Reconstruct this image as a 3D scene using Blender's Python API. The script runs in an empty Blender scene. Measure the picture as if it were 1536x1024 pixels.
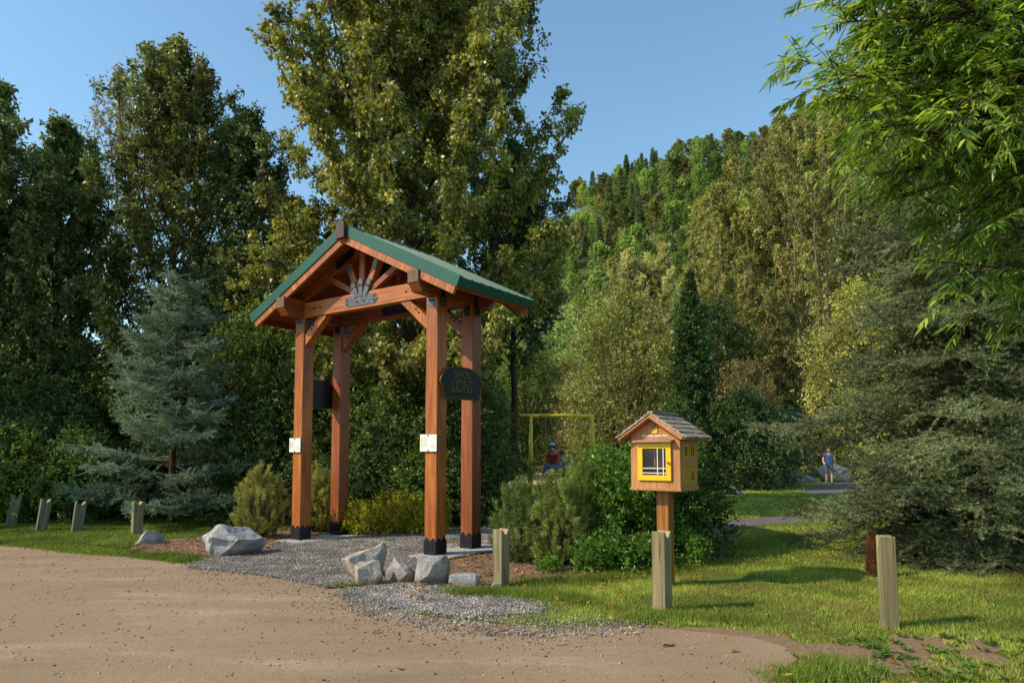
import bpy, bmesh, math, random
import numpy as np
from mathutils import Vector, Matrix, noise

R = math.radians
scene = bpy.context.scene
COL = scene.collection
UP = np.array((0., 0., 1.))

# ------------------------------------------------------------------ helpers
def link(o, parent=None):
    COL.objects.link(o)
    if parent is not None:
        o.parent = parent
    return o

def tag(o, label=None, cat=None, group=None, kind=None):
    if label: o['label'] = label
    if cat: o['category'] = cat
    if group: o['group'] = group
    if kind: o['kind'] = kind
    return o

def empty(name, loc=(0, 0, 0), rz=0., label=None, cat=None, group=None):
    o = bpy.data.objects.new(name, None)
    o.empty_display_size = .2
    o.location = loc
    o.rotation_euler = (0, 0, rz)
    link(o)
    return tag(o, label, cat, group)

def copy_tree(o, parent=None):
    c = o.copy()
    COL.objects.link(c)
    if parent is not None:
        c.parent = parent
    for ch in list(o.children):
        copy_tree(ch, c)
    return c

def np_mesh(name, V, F, smooth=False):
    V = np.asarray(V, dtype=np.float32); F = np.asarray(F, dtype=np.int32)
    me = bpy.data.meshes.new(name)
    n, k = F.shape
    me.vertices.add(len(V)); me.vertices.foreach_set('co', V.ravel())
    me.loops.add(n * k); me.loops.foreach_set('vertex_index', F.ravel())
    me.polygons.add(n); me.polygons.foreach_set('loop_start', np.arange(0, n * k, k, dtype=np.int32))
    if smooth:
        me.polygons.foreach_set('use_smooth', np.ones(n, dtype=bool))
    me.update(calc_edges=True)
    return me

class MB:
    """collects shapes of one part; build() links them as ONE mesh object"""
    def __init__(s): s.v = []; s.f = []
    def add(s, V, F):
        b = len(s.v)
        s.v += [tuple(p) for p in V]; s.f += [tuple(i + b for i in f) for f in F]
    def box(s, c, d, rot=None):
        x, y, z = (k / 2 for k in d)
        V = [Vector(p) for p in ((-x,-y,-z),(x,-y,-z),(x,y,-z),(-x,y,-z),(-x,-y,z),(x,-y,z),(x,y,z),(-x,y,z))]
        if rot is not None: V = [rot @ p for p in V]
        c = Vector(c)
        s.add([p + c for p in V], [(0,3,2,1),(4,5,6,7),(0,1,5,4),(1,2,6,5),(2,3,7,6),(3,0,4,7)])
        return s
    def prism(s, poly, a, b, axis='y'):
        """2D outline extruded from a to b along axis"""
        n = len(poly)
        f = {'y': lambda p, t: (p[0], t, p[1]), 'x': lambda p, t: (t, p[0], p[1]), 'z': lambda p, t: (p[0], p[1], t)}[axis]
        V = [f(p, a) for p in poly] + [f(p, b) for p in poly]
        F = [tuple(range(n))[::-1], tuple(range(n, 2 * n))]
        F += [(i, (i + 1) % n, n + (i + 1) % n, n + i) for i in range(n)]
        s.add(V, F); return s
    def tube(s, pts, rad, n=8, cap=True):
        pts = [Vector(p) for p in pts]
        if not hasattr(rad, '__len__'): rad = [rad] * len(pts)
        V = []; F = []
        ref = None
        for i, p in enumerate(pts):
            t = (pts[min(i + 1, len(pts) - 1)] - pts[max(i - 1, 0)]).normalized()
            if ref is None: ref = t.orthogonal().normalized()
            a = (ref - t * ref.dot(t)).normalized(); ref = a
            b = t.cross(a)
            for k in range(n):
                w = 2 * math.pi * k / n
                V.append(p + (a * math.cos(w) + b * math.sin(w)) * rad[i])
        for i in range(len(pts) - 1):
            for k in range(n):
                F.append((i*n+k, i*n+(k+1)%n, (i+1)*n+(k+1)%n, (i+1)*n+k))
        if cap:
            F.append(tuple(range(n))[::-1]); F.append(tuple(range((len(pts)-1)*n, len(pts)*n)))
        s.add(V, F); return s
    def mesh(s, name, bevel=0., smooth=False):
        me = bpy.data.meshes.new(name)
        me.from_pydata([tuple(p) for p in s.v], [], s.f)
        bm = bmesh.new(); bm.from_mesh(me)
        bmesh.ops.recalc_face_normals(bm, faces=bm.faces)
        if bevel:
            es = [e for e in bm.edges if e.is_manifold and e.calc_face_angle(0) > R(35)]
            bmesh.ops.bevel(bm, geom=es, offset=bevel, segments=1, affect='EDGES', clamp_overlap=True)
        bm.to_mesh(me); bm.free()
        if smooth:
            for p in me.polygons: p.use_smooth = True
        return me
    def build(s, name, mat, parent=None, bevel=0., smooth=False):
        me = s.mesh(name, bevel, smooth)
        me.materials.append(mat)
        return link(bpy.data.objects.new(name, me), parent)

def mesh_obj(name, me, mat, parent=None):
    if not me.materials: me.materials.append(mat)
    return link(bpy.data.objects.new(name, me), parent)

# ------------------------------------------------------------------ materials
def new_mat(name):
    m = bpy.data.materials.new(name); m.use_nodes = True
    nt = m.node_tree; nt.nodes.clear()
    return m, nt

def N(nt, typ, **kw):
    n = nt.nodes.new(typ)
    for k, v in kw.items():
        if k.startswith('i_'): n.inputs[k[2:].replace('_', ' ')].default_value = v
        else: setattr(n, k, v)
    return n

def ramp(nt, fac, stops, interp='LINEAR'):
    r = nt.nodes.new('ShaderNodeValToRGB'); r.color_ramp.interpolation = interp
    e = r.color_ramp.elements
    while len(e) < len(stops): e.new(.5)
    for el, (p, c) in zip(e, stops):
        el.position = p; el.color = (*c, 1)
    nt.links.new(fac, r.inputs[0])
    return r.outputs[0]

def mixc(nt, fac, a, b, mode='MIX'):
    n = nt.nodes.new('ShaderNodeMix'); n.data_type = 'RGBA'; n.blend_type = mode
    for sock, v in ((0, fac), (6, a), (7, b)):
        if hasattr(v, 'is_output'): nt.links.new(v, n.inputs[sock])
        else: n.inputs[sock].default_value = v if sock == 0 else (*v, 1)
    return n.outputs[2]

def tex(nt, kind, scale, vec=None, detail=4., rough=.55, **kw):
    n = nt.nodes.new(kind)
    n.inputs['Scale'].default_value = scale
    if 'Detail' in n.inputs: n.inputs['Detail'].default_value = detail
    if 'Roughness' in n.inputs: n.inputs['Roughness'].default_value = rough
    for k, v in kw.items(): setattr(n, k, v)
    if vec is not None: nt.links.new(vec, n.inputs['Vector'])
    return n

def coords(nt, kind='Object', scale=(1, 1, 1), rand=True):
    tc = nt.nodes.new('ShaderNodeTexCoord')
    mp = nt.nodes.new('ShaderNodeMapping'); mp.inputs['Scale'].default_value = scale
    nt.links.new(tc.outputs[kind], mp.inputs['Vector'])
    if rand:
        oi = nt.nodes.new('ShaderNodeObjectInfo')
        vm = nt.nodes.new('ShaderNodeVectorMath'); vm.operation = 'SCALE'
        cx = nt.nodes.new('ShaderNodeCombineXYZ')
        for k in range(3): nt.links.new(oi.outputs['Random'], cx.inputs[k])
        nt.links.new(cx.outputs[0], vm.inputs[0]); vm.inputs['Scale'].default_value = 37.
        nt.links.new(vm.outputs[0], mp.inputs['Location'])
    return mp.outputs[0]

def finish(nt, color, rough=.6, bump=None, bdist=.01, bstr=.6, spec=.4, metal=0., coat=0.):
    p = nt.nodes.new('ShaderNodeBsdfPrincipled'); o = nt.nodes.new('ShaderNodeOutputMaterial')
    if hasattr(color, 'is_output'): nt.links.new(color, p.inputs['Base Color'])
    else: p.inputs['Base Color'].default_value = (*color, 1)
    if hasattr(rough, 'is_output'): nt.links.new(rough, p.inputs['Roughness'])
    else: p.inputs['Roughness'].default_value = rough
    p.inputs['Specular IOR Level'].default_value = spec
    p.inputs['Metallic'].default_value = metal
    p.inputs['Coat Weight'].default_value = coat
    if bump is not None:
        b = nt.nodes.new('ShaderNodeBump'); b.inputs['Distance'].default_value = bdist; b.inputs['Strength'].default_value = bstr
        nt.links.new(bump, b.inputs['Height']); nt.links.new(b.outputs[0], p.inputs['Normal'])
    nt.links.new(p.outputs[0], o.inputs[0])
    return p

def plain(name, c, rough=.6, var=.25, scale=8., metal=0., spec=.4, bump=.002):
    m, nt = new_mat(name)
    v = coords(nt)
    n = tex(nt, 'ShaderNodeTexNoise', scale, v, 6)
    col = ramp(nt, n.outputs['Fac'], [(.3, tuple(k * (1 - var) for k in c)), (.7, tuple(min(1, k * (1 + var)) for k in c))])
    finish(nt, col, rough, n.outputs['Fac'], bump, .5, spec, metal)
    return m

def timber_mat(name, light, dark, grain=30., knots=True, rough=.5, checks=.35, coat=0.):
    """grain runs along the object's local z"""
    m, nt = new_mat(name)
    v = coords(nt, scale=(1, 1, .045))
    n1 = tex(nt, 'ShaderNodeTexNoise', grain, v, 8, .65)
    v2 = coords(nt, scale=(1, 1, .25))
    n2 = tex(nt, 'ShaderNodeTexNoise', 3., v2, 4)
    c = ramp(nt, n1.outputs['Fac'], [(.36, dark), (.5, tuple((a + b) / 2 for a, b in zip(light, dark))), (.62, light)])
    c = mixc(nt, ramp(nt, n2.outputs['Fac'], [(.35, (0, 0, 0)), (.7, (.55,) * 3)]), c, tuple(k * .55 for k in dark))
    v3 = coords(nt, scale=(1, 1, .02))
    n3 = tex(nt, 'ShaderNodeTexNoise', 60., v3, 3, .6)
    ck = ramp(nt, n3.outputs['Fac'], [(.34, (min(1, checks * 1.6),) * 3), (.41, (0, 0, 0))])
    c = mixc(nt, ck, c, tuple(k * .25 for k in dark))
    if knots:
        v4 = coords(nt, scale=(1, 1, .5))
        vo = tex(nt, 'ShaderNodeTexVoronoi', 4.2, v4)
        kn = ramp(nt, vo.outputs['Distance'], [(.07, (.9,) * 3), (.13, (0, 0, 0))])
        c = mixc(nt, kn, c, tuple(k * .3 for k in dark))
    ad = nt.nodes.new('ShaderNodeMath'); ad.operation = 'ADD'
    nt.links.new(n1.outputs['Fac'], ad.inputs[0]); nt.links.new(n3.outputs['Fac'], ad.inputs[1])
    finish(nt, c, rough, ad.outputs[0], .004, .5, .35, coat=coat)
    return m

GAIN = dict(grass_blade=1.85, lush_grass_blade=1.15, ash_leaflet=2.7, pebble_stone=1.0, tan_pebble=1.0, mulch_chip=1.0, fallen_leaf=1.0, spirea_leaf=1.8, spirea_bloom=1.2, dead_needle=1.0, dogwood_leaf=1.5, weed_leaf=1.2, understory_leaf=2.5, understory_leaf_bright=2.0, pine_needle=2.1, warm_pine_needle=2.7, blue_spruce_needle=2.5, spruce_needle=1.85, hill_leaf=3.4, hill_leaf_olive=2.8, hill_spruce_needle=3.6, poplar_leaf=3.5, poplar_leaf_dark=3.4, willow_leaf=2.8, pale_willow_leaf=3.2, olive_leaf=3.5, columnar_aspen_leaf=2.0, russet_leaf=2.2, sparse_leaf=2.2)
def leaf_mat(name, dark, mid, light, transl=.3, rough=.42, spec=.35, clump=1.2, hue_t=None, dead=None):
    m, nt = new_mat(name)
    gn = GAIN.get(name, 1.55); dark, mid, light = (tuple(min(.75, k * gn) for k in c_) for c_ in (dark, mid, light))
    g = nt.nodes.new('ShaderNodeNewGeometry')
    c = ramp(nt, g.outputs['Random Per Island'], [(0., dark), (.55, mid), (1., light)])
    v = coords(nt)
    n = tex(nt, 'ShaderNodeTexNoise', clump, v, 3)
    f = ramp(nt, n.outputs['Fac'], [(.35, (.5,) * 3), (.65, (1.32,) * 3)])
    c = mixc(nt, 1., c, f, 'MULTIPLY')
    oi = nt.nodes.new('ShaderNodeObjectInfo')
    c = mixc(nt, 1., c, ramp(nt, oi.outputs['Random'], [(0., (.72, .74, .78)), (.5, (1., 1., 1.)), (1., (1.28, 1.2, 1.))] if not name.startswith('hill') else [(0., (.84, .87, .86)), (1., (1.12, 1.1, 1.02))]), 'MULTIPLY')
    if dead:
        n2 = tex(nt, 'ShaderNodeTexNoise', clump * 2.3, v, 3)
        f2 = ramp(nt, n2.outputs['Fac'], [(.56, (0, 0, 0)), (.72, (.75,) * 3)])
        c = mixc(nt, f2, c, dead)
    p = nt.nodes.new('ShaderNodeBsdfPrincipled')
    nt.links.new(c, p.inputs['Base Color']); p.inputs['Roughness'].default_value = rough
    p.inputs['Specular IOR Level'].default_value = spec
    t = nt.nodes.new('ShaderNodeBsdfTranslucent')
    tc = mixc(nt, 1., c, hue_t or (1.5, 1.5, .6), 'MULTIPLY')
    nt.links.new(tc, t.inputs['Color'])
    mx = nt.nodes.new('ShaderNodeMixShader'); mx.inputs[0].default_value = transl
    nt.links.new(p.outputs[0], mx.inputs[1]); nt.links.new(t.outputs[0], mx.inputs[2])
    o = nt.nodes.new('ShaderNodeOutputMaterial'); nt.links.new(mx.outputs[0], o.inputs[0])
    return m

def bark_mat(name, light, dark, scale=14.):
    m, nt = new_mat(name)
    v = coords(nt, scale=(1, 1, .25))
    n = tex(nt, 'ShaderNodeTexNoise', scale, v, 8, .7)
    c = ramp(nt, n.outputs['Fac'], [(.35, dark), (.65, light)])
    finish(nt, c, .9, n.outputs['Fac'], .03, .9, .1)
    return m

M = {}
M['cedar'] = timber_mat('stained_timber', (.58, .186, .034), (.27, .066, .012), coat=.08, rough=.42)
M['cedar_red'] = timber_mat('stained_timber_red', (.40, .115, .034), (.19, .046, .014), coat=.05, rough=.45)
M['cedar_dark'] = timber_mat('dark_stained_timber', (.10, .04, .02), (.04, .018, .01))
M['end_grain'] = timber_mat('end_grain', (.26, .17, .11), (.12, .07, .045), rough=.8)
M['library_wood'] = timber_mat('cedar_board', (.58, .27, .11), (.40, .165, .055), grain=45., rough=.55, checks=.15)
M['library_post'] = timber_mat('stained_post', (.44, .18, .035), (.22, .075, .014))
M['bollard'] = timber_mat('treated_post', (.34, .28, .15), (.17, .145, .075), grain=26., rough=.85, checks=.7)
M['bollard_grey'] = timber_mat('weathered_post', (.25, .225, .17), (.14, .125, .09), grain=26., rough=.9, checks=.7)
M['cut_wood'] = timber_mat('fresh_cut_wood', (.5, .36, .22), (.36, .24, .13), rough=.85)
M['black_steel'] = plain('black_steel', (.012, .013, .016), .45, .4, 20, .3)
M['grey_steel'] = plain('grey_steel', (.10, .105, .115), .42, .3, 18, .5)
M['green_metal'] = plain('green_metal', (.010, .085, .064), .5, .10, 2, .0, .25, .0006)
M['green_dark'] = plain('green_metal_dark', (.012, .09, .065), .55, .15, 3, .0, .25, .0006)
M['white_plastic'] = plain('white_plaque', (.78, .74, .68), .4, .05, 10)
M['navy'] = plain('navy_plastic', (.012, .025, .055), .4, .2)
M['ink'] = plain('grey_ink', (.42, .40, .40), .6, .1)
M['ink_yellow'] = plain('pale_yellow_ink', (.72, .58, .32), .6, .1)
M['gold'] = plain('gold_paint', (.17, .095, .014), .55, .3, 30)
M['yellow'] = plain('yellow_paint', (.78, .47, .008), .38, .07, 12)
M['yellow_dull'] = plain('dull_yellow_paint', (.52, .33, .02), .5, .2, 12)
M['swing_yellow'] = plain('swing_yellow_paint', (.85, .56, .03), .45, .15, 6)
M['rope'] = plain('rope', (.34, .25, .13), .9, .2, 40)
M['rubber'] = plain('black_rubber', (.015, .015, .016), .6, .3)
M['shake'] = timber_mat('cedar_shake', (.52, .43, .34), (.26, .21, .165), grain=40., rough=.9, knots=False, checks=.8)
M['dark_inside'] = plain('dark_interior', (.05, .035, .025), .8, .3)
M['concrete'] = plain('concrete', (.42, .40, .37), .9, .15, 14, 0, .2, .004)
M['white_paint'] = plain('white_paint', (.8, .78, .72), .5, .05)
M['pinkwood'] = timber_mat('canopy_board', (.50, .30, .20), (.40, .21, .13), rough=.6, knots=False)
M['bark'] = bark_mat('dark_bark', (.115, .075, .048), (.035, .022, .015))
M['bark_pale'] = bark_mat('pale_bark', (.46, .35, .24), (.22, .15, .10))
M['bark_red'] = bark_mat('spruce_bark', (.10, .06, .04), (.035, .022, .016))
M['twig'] = bark_mat('twig', (.12, .075, .045), (.05, .03, .02))

m, nt = new_mat('window_glass')
p = N(nt, 'ShaderNodeBsdfPrincipled'); p.inputs['Base Color'].default_value = (.05, .05, .055, 1); p.inputs['Roughness'].default_value = .05
tr = N(nt, 'ShaderNodeBsdfTransparent'); mx = N(nt, 'ShaderNodeMixShader'); mx.inputs[0].default_value = .35
nt.links.new(tr.outputs[0], mx.inputs[1]); nt.links.new(p.outputs[0], mx.inputs[2])
o_ = N(nt, 'ShaderNodeOutputMaterial'); nt.links.new(mx.outputs[0], o_.inputs[0]); M['glass'] = m

# foliage
M['poplar'] = leaf_mat('poplar_leaf', (.032, .041, .011), (.066, .073, .018), (.128, .118, .038), .30, .42, .38)
M['poplar_dark'] = leaf_mat('poplar_leaf_dark', (.022, .036, .013), (.045, .062, .020), (.085, .095, .036), .30, .42, .38)
M['sparse'] = leaf_mat('sparse_leaf', (.06, .055, .03), (.11, .095, .05), (.16, .13, .08), .3, .5, .3)
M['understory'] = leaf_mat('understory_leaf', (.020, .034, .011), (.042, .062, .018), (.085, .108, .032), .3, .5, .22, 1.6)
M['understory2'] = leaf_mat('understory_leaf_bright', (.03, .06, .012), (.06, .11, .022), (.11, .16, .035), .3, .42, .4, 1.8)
M['dogwood'] = leaf_mat('dogwood_leaf', (.035, .085, .010), (.075, .15, .02), (.13, .21, .04), .35, .4, .4, 2.5)
M['columnar'] = leaf_mat('columnar_aspen_leaf', (.020, .042, .012), (.036, .064, .018), (.062, .10, .028), .25, .42, .35, 1.3)
M['willow'] = leaf_mat('willow_leaf', (.075, .084, .020), (.125, .130, .034), (.19, .178, .068), .3, .5, .3, .45)
M['willow_pale'] = leaf_mat('pale_willow_leaf', (.13, .12, .04), (.20, .18, .07), (.28, .25, .12), .3, .5, .3, .5)
M['olive'] = leaf_mat('olive_leaf', (.06, .066, .016), (.105, .105, .03), (.16, .15, .055), .3, .5, .3, .4, dead=(.12, .075, .03))
M['russet'] = leaf_mat('russet_leaf', (.07, .062, .026), (.12, .105, .04), (.19, .14, .07), .3, .5, .3, .8, dead=(.22, .10, .06))
M['hill'] = leaf_mat('hill_leaf', (.050, .078, .022), (.085, .118, .034), (.13, .16, .055), .3, .5, .2, .12)  # hill foliage tones below are brightened in place of distance haze
M['hill_olive'] = leaf_mat('hill_leaf_olive', (.075, .078, .024), (.115, .112, .036), (.16, .15, .06), .3, .5, .2, .12)
M['hill_spruce'] = leaf_mat('hill_spruce_needle', (.030, .042, .018), (.046, .062, .024), (.07, .088, .034), .1, .6, .2, .3)
M['ash'] = leaf_mat('ash_leaflet', (.035, .070, .009), (.085, .130, .017), (.21, .235, .045), .45, .4, .4, 1.6, (1.4, 1.5, .45))
M['blue_spruce'] = leaf_mat('blue_spruce_needle', (.040, .062, .052), (.072, .105, .088), (.12, .16, .135), .12, .55, .3, 1.5)
M['spruce'] = leaf_mat('spruce_needle', (.036, .054, .028), (.072, .096, .052), (.155, .18, .105), .06, .55, .3, 1.1, dead=(.13, .10, .025))
M['mugo'] = leaf_mat('pine_needle', (.05, .075, .020), (.095, .125, .032), (.16, .185, .06), .2, .5, .3, 3.)
M['mugo_warm'] = leaf_mat('warm_pine_needle', (.075, .08, .020), (.135, .135, .034), (.20, .185, .06), .2, .5, .3, 3.)
M['dead_conifer'] = leaf_mat('dead_needle', (.10, .035, .015), (.17, .065, .028), (.25, .11, .05), .2, .6, .2, 4.)
M['spirea'] = leaf_mat('spirea_leaf', (.14, .16, .012), (.25, .25, .018), (.36, .30, .03), .35, .45, .3, 4., dead=(.36, .14, .035))
M['spirea_bloom'] = leaf_mat('spirea_bloom', (.22, .07, .04), (.36, .13, .06), (.45, .22, .12), .3, .6, .2, 4.)
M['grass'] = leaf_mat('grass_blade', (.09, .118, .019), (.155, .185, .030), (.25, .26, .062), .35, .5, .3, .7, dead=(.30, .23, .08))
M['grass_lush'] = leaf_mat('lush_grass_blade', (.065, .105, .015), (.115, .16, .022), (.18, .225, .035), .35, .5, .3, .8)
M['weed'] = leaf_mat('weed_leaf', (.05, .11, .012), (.10, .18, .025), (.16, .25, .05), .35, .45, .3, 2.)
M['fallen'] = leaf_mat('fallen_leaf', (.28, .12, .02), (.45, .22, .03), (.55, .36, .08), .2, .6, .2, 5.)

# ground materials
m, nt = new_mat('lawn_soil')
v = coords(nt, rand=False)
n1 = tex(nt, 'ShaderNodeTexNoise', .9, v, 6); n2 = tex(nt, 'ShaderNodeTexNoise', 30., v, 6, .7); n3 = tex(nt, 'ShaderNodeTexNoise', .13, v, 4)
c = ramp(nt, n2.outputs['Fac'], [(.3, (.055, .085, .014)), (.55, (.12, .16, .022)), (.75, (.19, .21, .04))])
c = mixc(nt, ramp(nt, n1.outputs['Fac'], [(.5, (0, 0, 0)), (.68, (.75,) * 3)]), c, (.21, .155, .06))
finish(nt, c, .95, n2.outputs['Fac'], .03, .8, .1); M['lawn'] = m

m, nt = new_mat('wooded_hillside')
v = coords(nt, rand=False)
n1 = tex(nt, 'ShaderNodeTexNoise', .16, v, 8, .7); n2 = tex(nt, 'ShaderNodeTexNoise', 1.2, v, 6, .7)
c = ramp(nt, n2.outputs['Fac'], [(.3, (.03, .045, .014)), (.52, (.085, .105, .03)), (.75, (.16, .17, .055))])
c = mixc(nt, ramp(nt, n1.outputs['Fac'], [(.52, (0, 0, 0)), (.66, (.8,) * 3)]), c, (.17, .135, .10))
finish(nt, c, .95, n2.outputs['Fac'], .6, 1., .05); M['hillside'] = m

m, nt = new_mat('dusty_asphalt')
v = coords(nt, rand=False)
n1 = tex(nt, 'ShaderNodeTexNoise', .55, v, 5, .6); n2 = tex(nt, 'ShaderNodeTexNoise', 140., v, 4, .7); n3 = tex(nt, 'ShaderNodeTexNoise', 9., v, 7, .7)
vs = coords(nt, scale=(.35, 1.6, 1), rand=False); n4 = tex(nt, 'ShaderNodeTexNoise', 1.1, vs, 6, .65)
c = ramp(nt, n1.outputs['Fac'], [(.3, (.32, .217, .132)), (.7, (.42, .298, .188))])
c = mixc(nt, ramp(nt, n4.outputs['Fac'], [(.54, (0, 0, 0)), (.66, (.8,) * 3)]), c, (.50, .375, .255))
c = mixc(nt, ramp(nt, n4.outputs['Fac'], [(.3, (.75,) * 3), (.46, (0, 0, 0))]), c, (.245, .175, .112))
c = mixc(nt, ramp(nt, n3.outputs['Fac'], [(.3, (.4,) * 3), (.5, (0, 0, 0))]), c, (.25, .17, .105))
c = mixc(nt, ramp(nt, n2.outputs['Fac'], [(.36, (.9,) * 3), (.5, (0, 0, 0)), ]), c, (.17, .115, .07))
c = mixc(nt, ramp(nt, n2.outputs['Fac'], [(.62, (0, 0, 0)), (.78, (.6,) * 3)]), c, (.55, .42, .30))
n5 = tex(nt, 'ShaderNodeTexNoise', 48., v, 5, .75)
c = mixc(nt, ramp(nt, n5.outputs['Fac'], [(.36, (.75,) * 3), (.48, (0, 0, 0))]), c, (.22, .155, .098))
c = mixc(nt, ramp(nt, n5.outputs['Fac'], [(.58, (0, 0, 0)), (.7, (.6,) * 3)]), c, (.52, .39, .26))
vo = tex(nt, 'ShaderNodeTexVoronoi', 5., v); vo.inputs['Randomness'].default_value = 1.
c = mixc(nt, ramp(nt, vo.outputs['Distance'], [(.055, (.8,) * 3), (.085, (0, 0, 0))]), c, (.12, .085, .06))
finish(nt, c, .93, n5.outputs['Fac'], .012, .8, .15); M['asphalt'] = m

m, nt = new_mat('grey_gravel')
v = coords(nt, rand=False)
vo = tex(nt, 'ShaderNodeTexVoronoi', 42., v); n1 = tex(nt, 'ShaderNodeTexNoise', 1.6, v, 5)
c = ramp(nt, vo.outputs['Color'], [(.1, (.20, .18, .17)), (.5, (.35, .32, .30)), (.9, (.52, .48, .455))])
c = mixc(nt, ramp(nt, vo.outputs['Distance'], [(.35, (0, 0, 0)), (.75, (.8,) * 3)]), c, (.085, .07, .055))
c = mixc(nt, ramp(nt, n1.outputs['Fac'], [(.5, (0, 0, 0)), (.7, (.45,) * 3)]), c, (.32, .235, .16))
iv = nt.nodes.new('ShaderNodeMath'); iv.operation = 'SUBTRACT'; iv.inputs[0].default_value = 1.; nt.links.new(vo.outputs['Distance'], iv.inputs[1])
finish(nt, c, .9, iv.outputs[0], .015, 1., .2); M['gravel'] = m

m, nt = new_mat('bark_mulch')
v = coords(nt, scale=(1, 2.2, 1), rand=False)
vo = tex(nt, 'ShaderNodeTexVoronoi', 30., v); n1 = tex(nt, 'ShaderNodeTexNoise', 18., v, 6, .7)
c = ramp(nt, vo.outputs['Color'], [(.1, (.07, .035, .02)), (.5, (.18, .10, .058)), (.9, (.32, .20, .125))])
c = mixc(nt, ramp(nt, n1.outputs['Fac'], [(.3, (.8,) * 3), (.5, (0, 0, 0))]), c, (.05, .03, .02))
finish(nt, c, .95, n1.outputs['Fac'], .03, 1., .1); M['mulch'] = m

m, nt = new_mat('packed_dirt')
v = coords(nt, rand=False)
n1 = tex(nt, 'ShaderNodeTexNoise', 22., v, 7, .7); n2 = tex(nt, 'ShaderNodeTexNoise', 1.7, v, 4)
c = ramp(nt, n1.outputs['Fac'], [(.3, (.17, .11, .065)), (.7, (.34, .225, .135))])
finish(nt, c, .95, n1.outputs['Fac'], .02, .9, .1); M['dirt'] = m
M['sand'] = plain('playground_sand', (.52, .36, .18), .95, .12, 12)
M['pebble'] = leaf_mat('pebble_stone', (.13, .12, .115), (.255, .235, .22), (.42, .385, .36), 0., .85, .2, 3.)
M['pebble_tan'] = leaf_mat('tan_pebble', (.12, .085, .06), (.24, .175, .12), (.44, .33, .23), 0., .9, .15, 3.)
M['chip'] = leaf_mat('mulch_chip', (.09, .045, .025), (.21, .12, .07), (.40, .25, .16), 0., .9, .15, 3.)

def rock_mat(name, a, b, d):
    m, nt = new_mat(name)
    v = coords(nt)
    n1 = tex(nt, 'ShaderNodeTexNoise', 4., v, 8, .65); n2 = tex(nt, 'ShaderNodeTexNoise', 28., v, 8, .7)
    c = ramp(nt, n1.outputs['Fac'], [(.32, a), (.66, b)])
    c = mixc(nt, ramp(nt, n2.outputs['Fac'], [(.32, (.7,) * 3), (.48, (0, 0, 0))]), c, d)
    tcz = nt.nodes.new('ShaderNodeTexCoord'); sx = nt.nodes.new('ShaderNodeSeparateXYZ'); nt.links.new(tcz.outputs['Object'], sx.inputs[0])
    ad = nt.nodes.new('ShaderNodeMath'); ad.operation = 'MULTIPLY_ADD'; ad.inputs[1].default_value = -.10; nt.links.new(n1.outputs['Fac'], ad.inputs[0]); nt.links.new(sx.outputs[2], ad.inputs[2])
    c = mixc(nt, ramp(nt, ad.outputs[0], [(.0, (.75,) * 3), (.07, (0, 0, 0))]), c, (.20, .145, .095))
    n3 = tex(nt, 'ShaderNodeTexNoise', 11., v, 6, .6)
    c = mixc(nt, ramp(nt, n3.outputs['Fac'], [(.60, (0, 0, 0)), (.66, (.55,) * 3)]), c, (.26, .25, .19))
    finish(nt, c, .92, n2.outputs['Fac'], .035, .9, .15)
    return m
M['rock_grey'] = rock_mat('pale_grey_rock', (.30, .295, .30), (.50, .48, .47), (.16, .155, .16))
M['rock_tan'] = rock_mat('tan_rock', (.34, .28, .23), (.54, .46, .38), (.20, .155, .125))
M['rock_mid'] = rock_mat('mid_grey_rock', (.24, .225, .215), (.42, .385, .36), (.12, .11, .105))

# ------------------------------------------------------------------ ground
HX = np.array([-600, -110, -50, 0, 24, 43, 90, 125, 170, 300, 700.]); HH = np.array([0, 0, 22, 68, 88, 98, 108, 120, 128, 135, 110.])
def hill(x, y):
    hm = np.interp(x, HX, HH)
    t = np.clip((y - 95) / 145., 0, 1.0)
    s = t * t * (3 - 2 * t) * .45 + t * .55
    d = np.clip((y - 95) / 15, 0, 1)
    return hm * s + d * (1.2 * np.sin(x * .21 + y * .13) + .8 * np.sin(x * .47 - y * .31))

def grid(xs, ys, f):
    X, Y = np.meshgrid(xs, ys)
    V = np.stack([X, Y, f(X, Y)], -1).reshape(-1, 3)
    nx = len(xs)
    a = (np.arange(len(ys) - 1)[:, None] * nx + np.arange(nx - 1)[None]).ravel()
    return V, np.stack([a, a + 1, a + 1 + nx, a + nx], -1)

V, F = grid(np.concatenate([np.linspace(-900, -60, 12), np.linspace(-50, 50, 41), np.linspace(60, 900, 12)]),
            np.concatenate([np.linspace(-300, -20, 6), np.linspace(-15, 90, 43), [99]]), lambda x, y: 0 * x)
tag(mesh_obj('ground', np_mesh('ground', V, F, True), M['lawn']), 'mown park lawn with worn dry patches around the entrance', 'ground', kind='structure')
V, F = grid(np.concatenate([np.linspace(-900, -70, 10), np.linspace(-60, 220, 113), np.linspace(240, 900, 14)]),
            np.concatenate([np.linspace(95, 250, 70), [270, 300, 400, 600, 1000]]),
            lambda x, y: np.where(y < 97, -.05, hill(x, y)))
tag(mesh_obj('hills', np_mesh('hills', V, F, True), M['hillside']), 'steep wooded valley side rising behind the park', 'hill', kind='structure')

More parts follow.
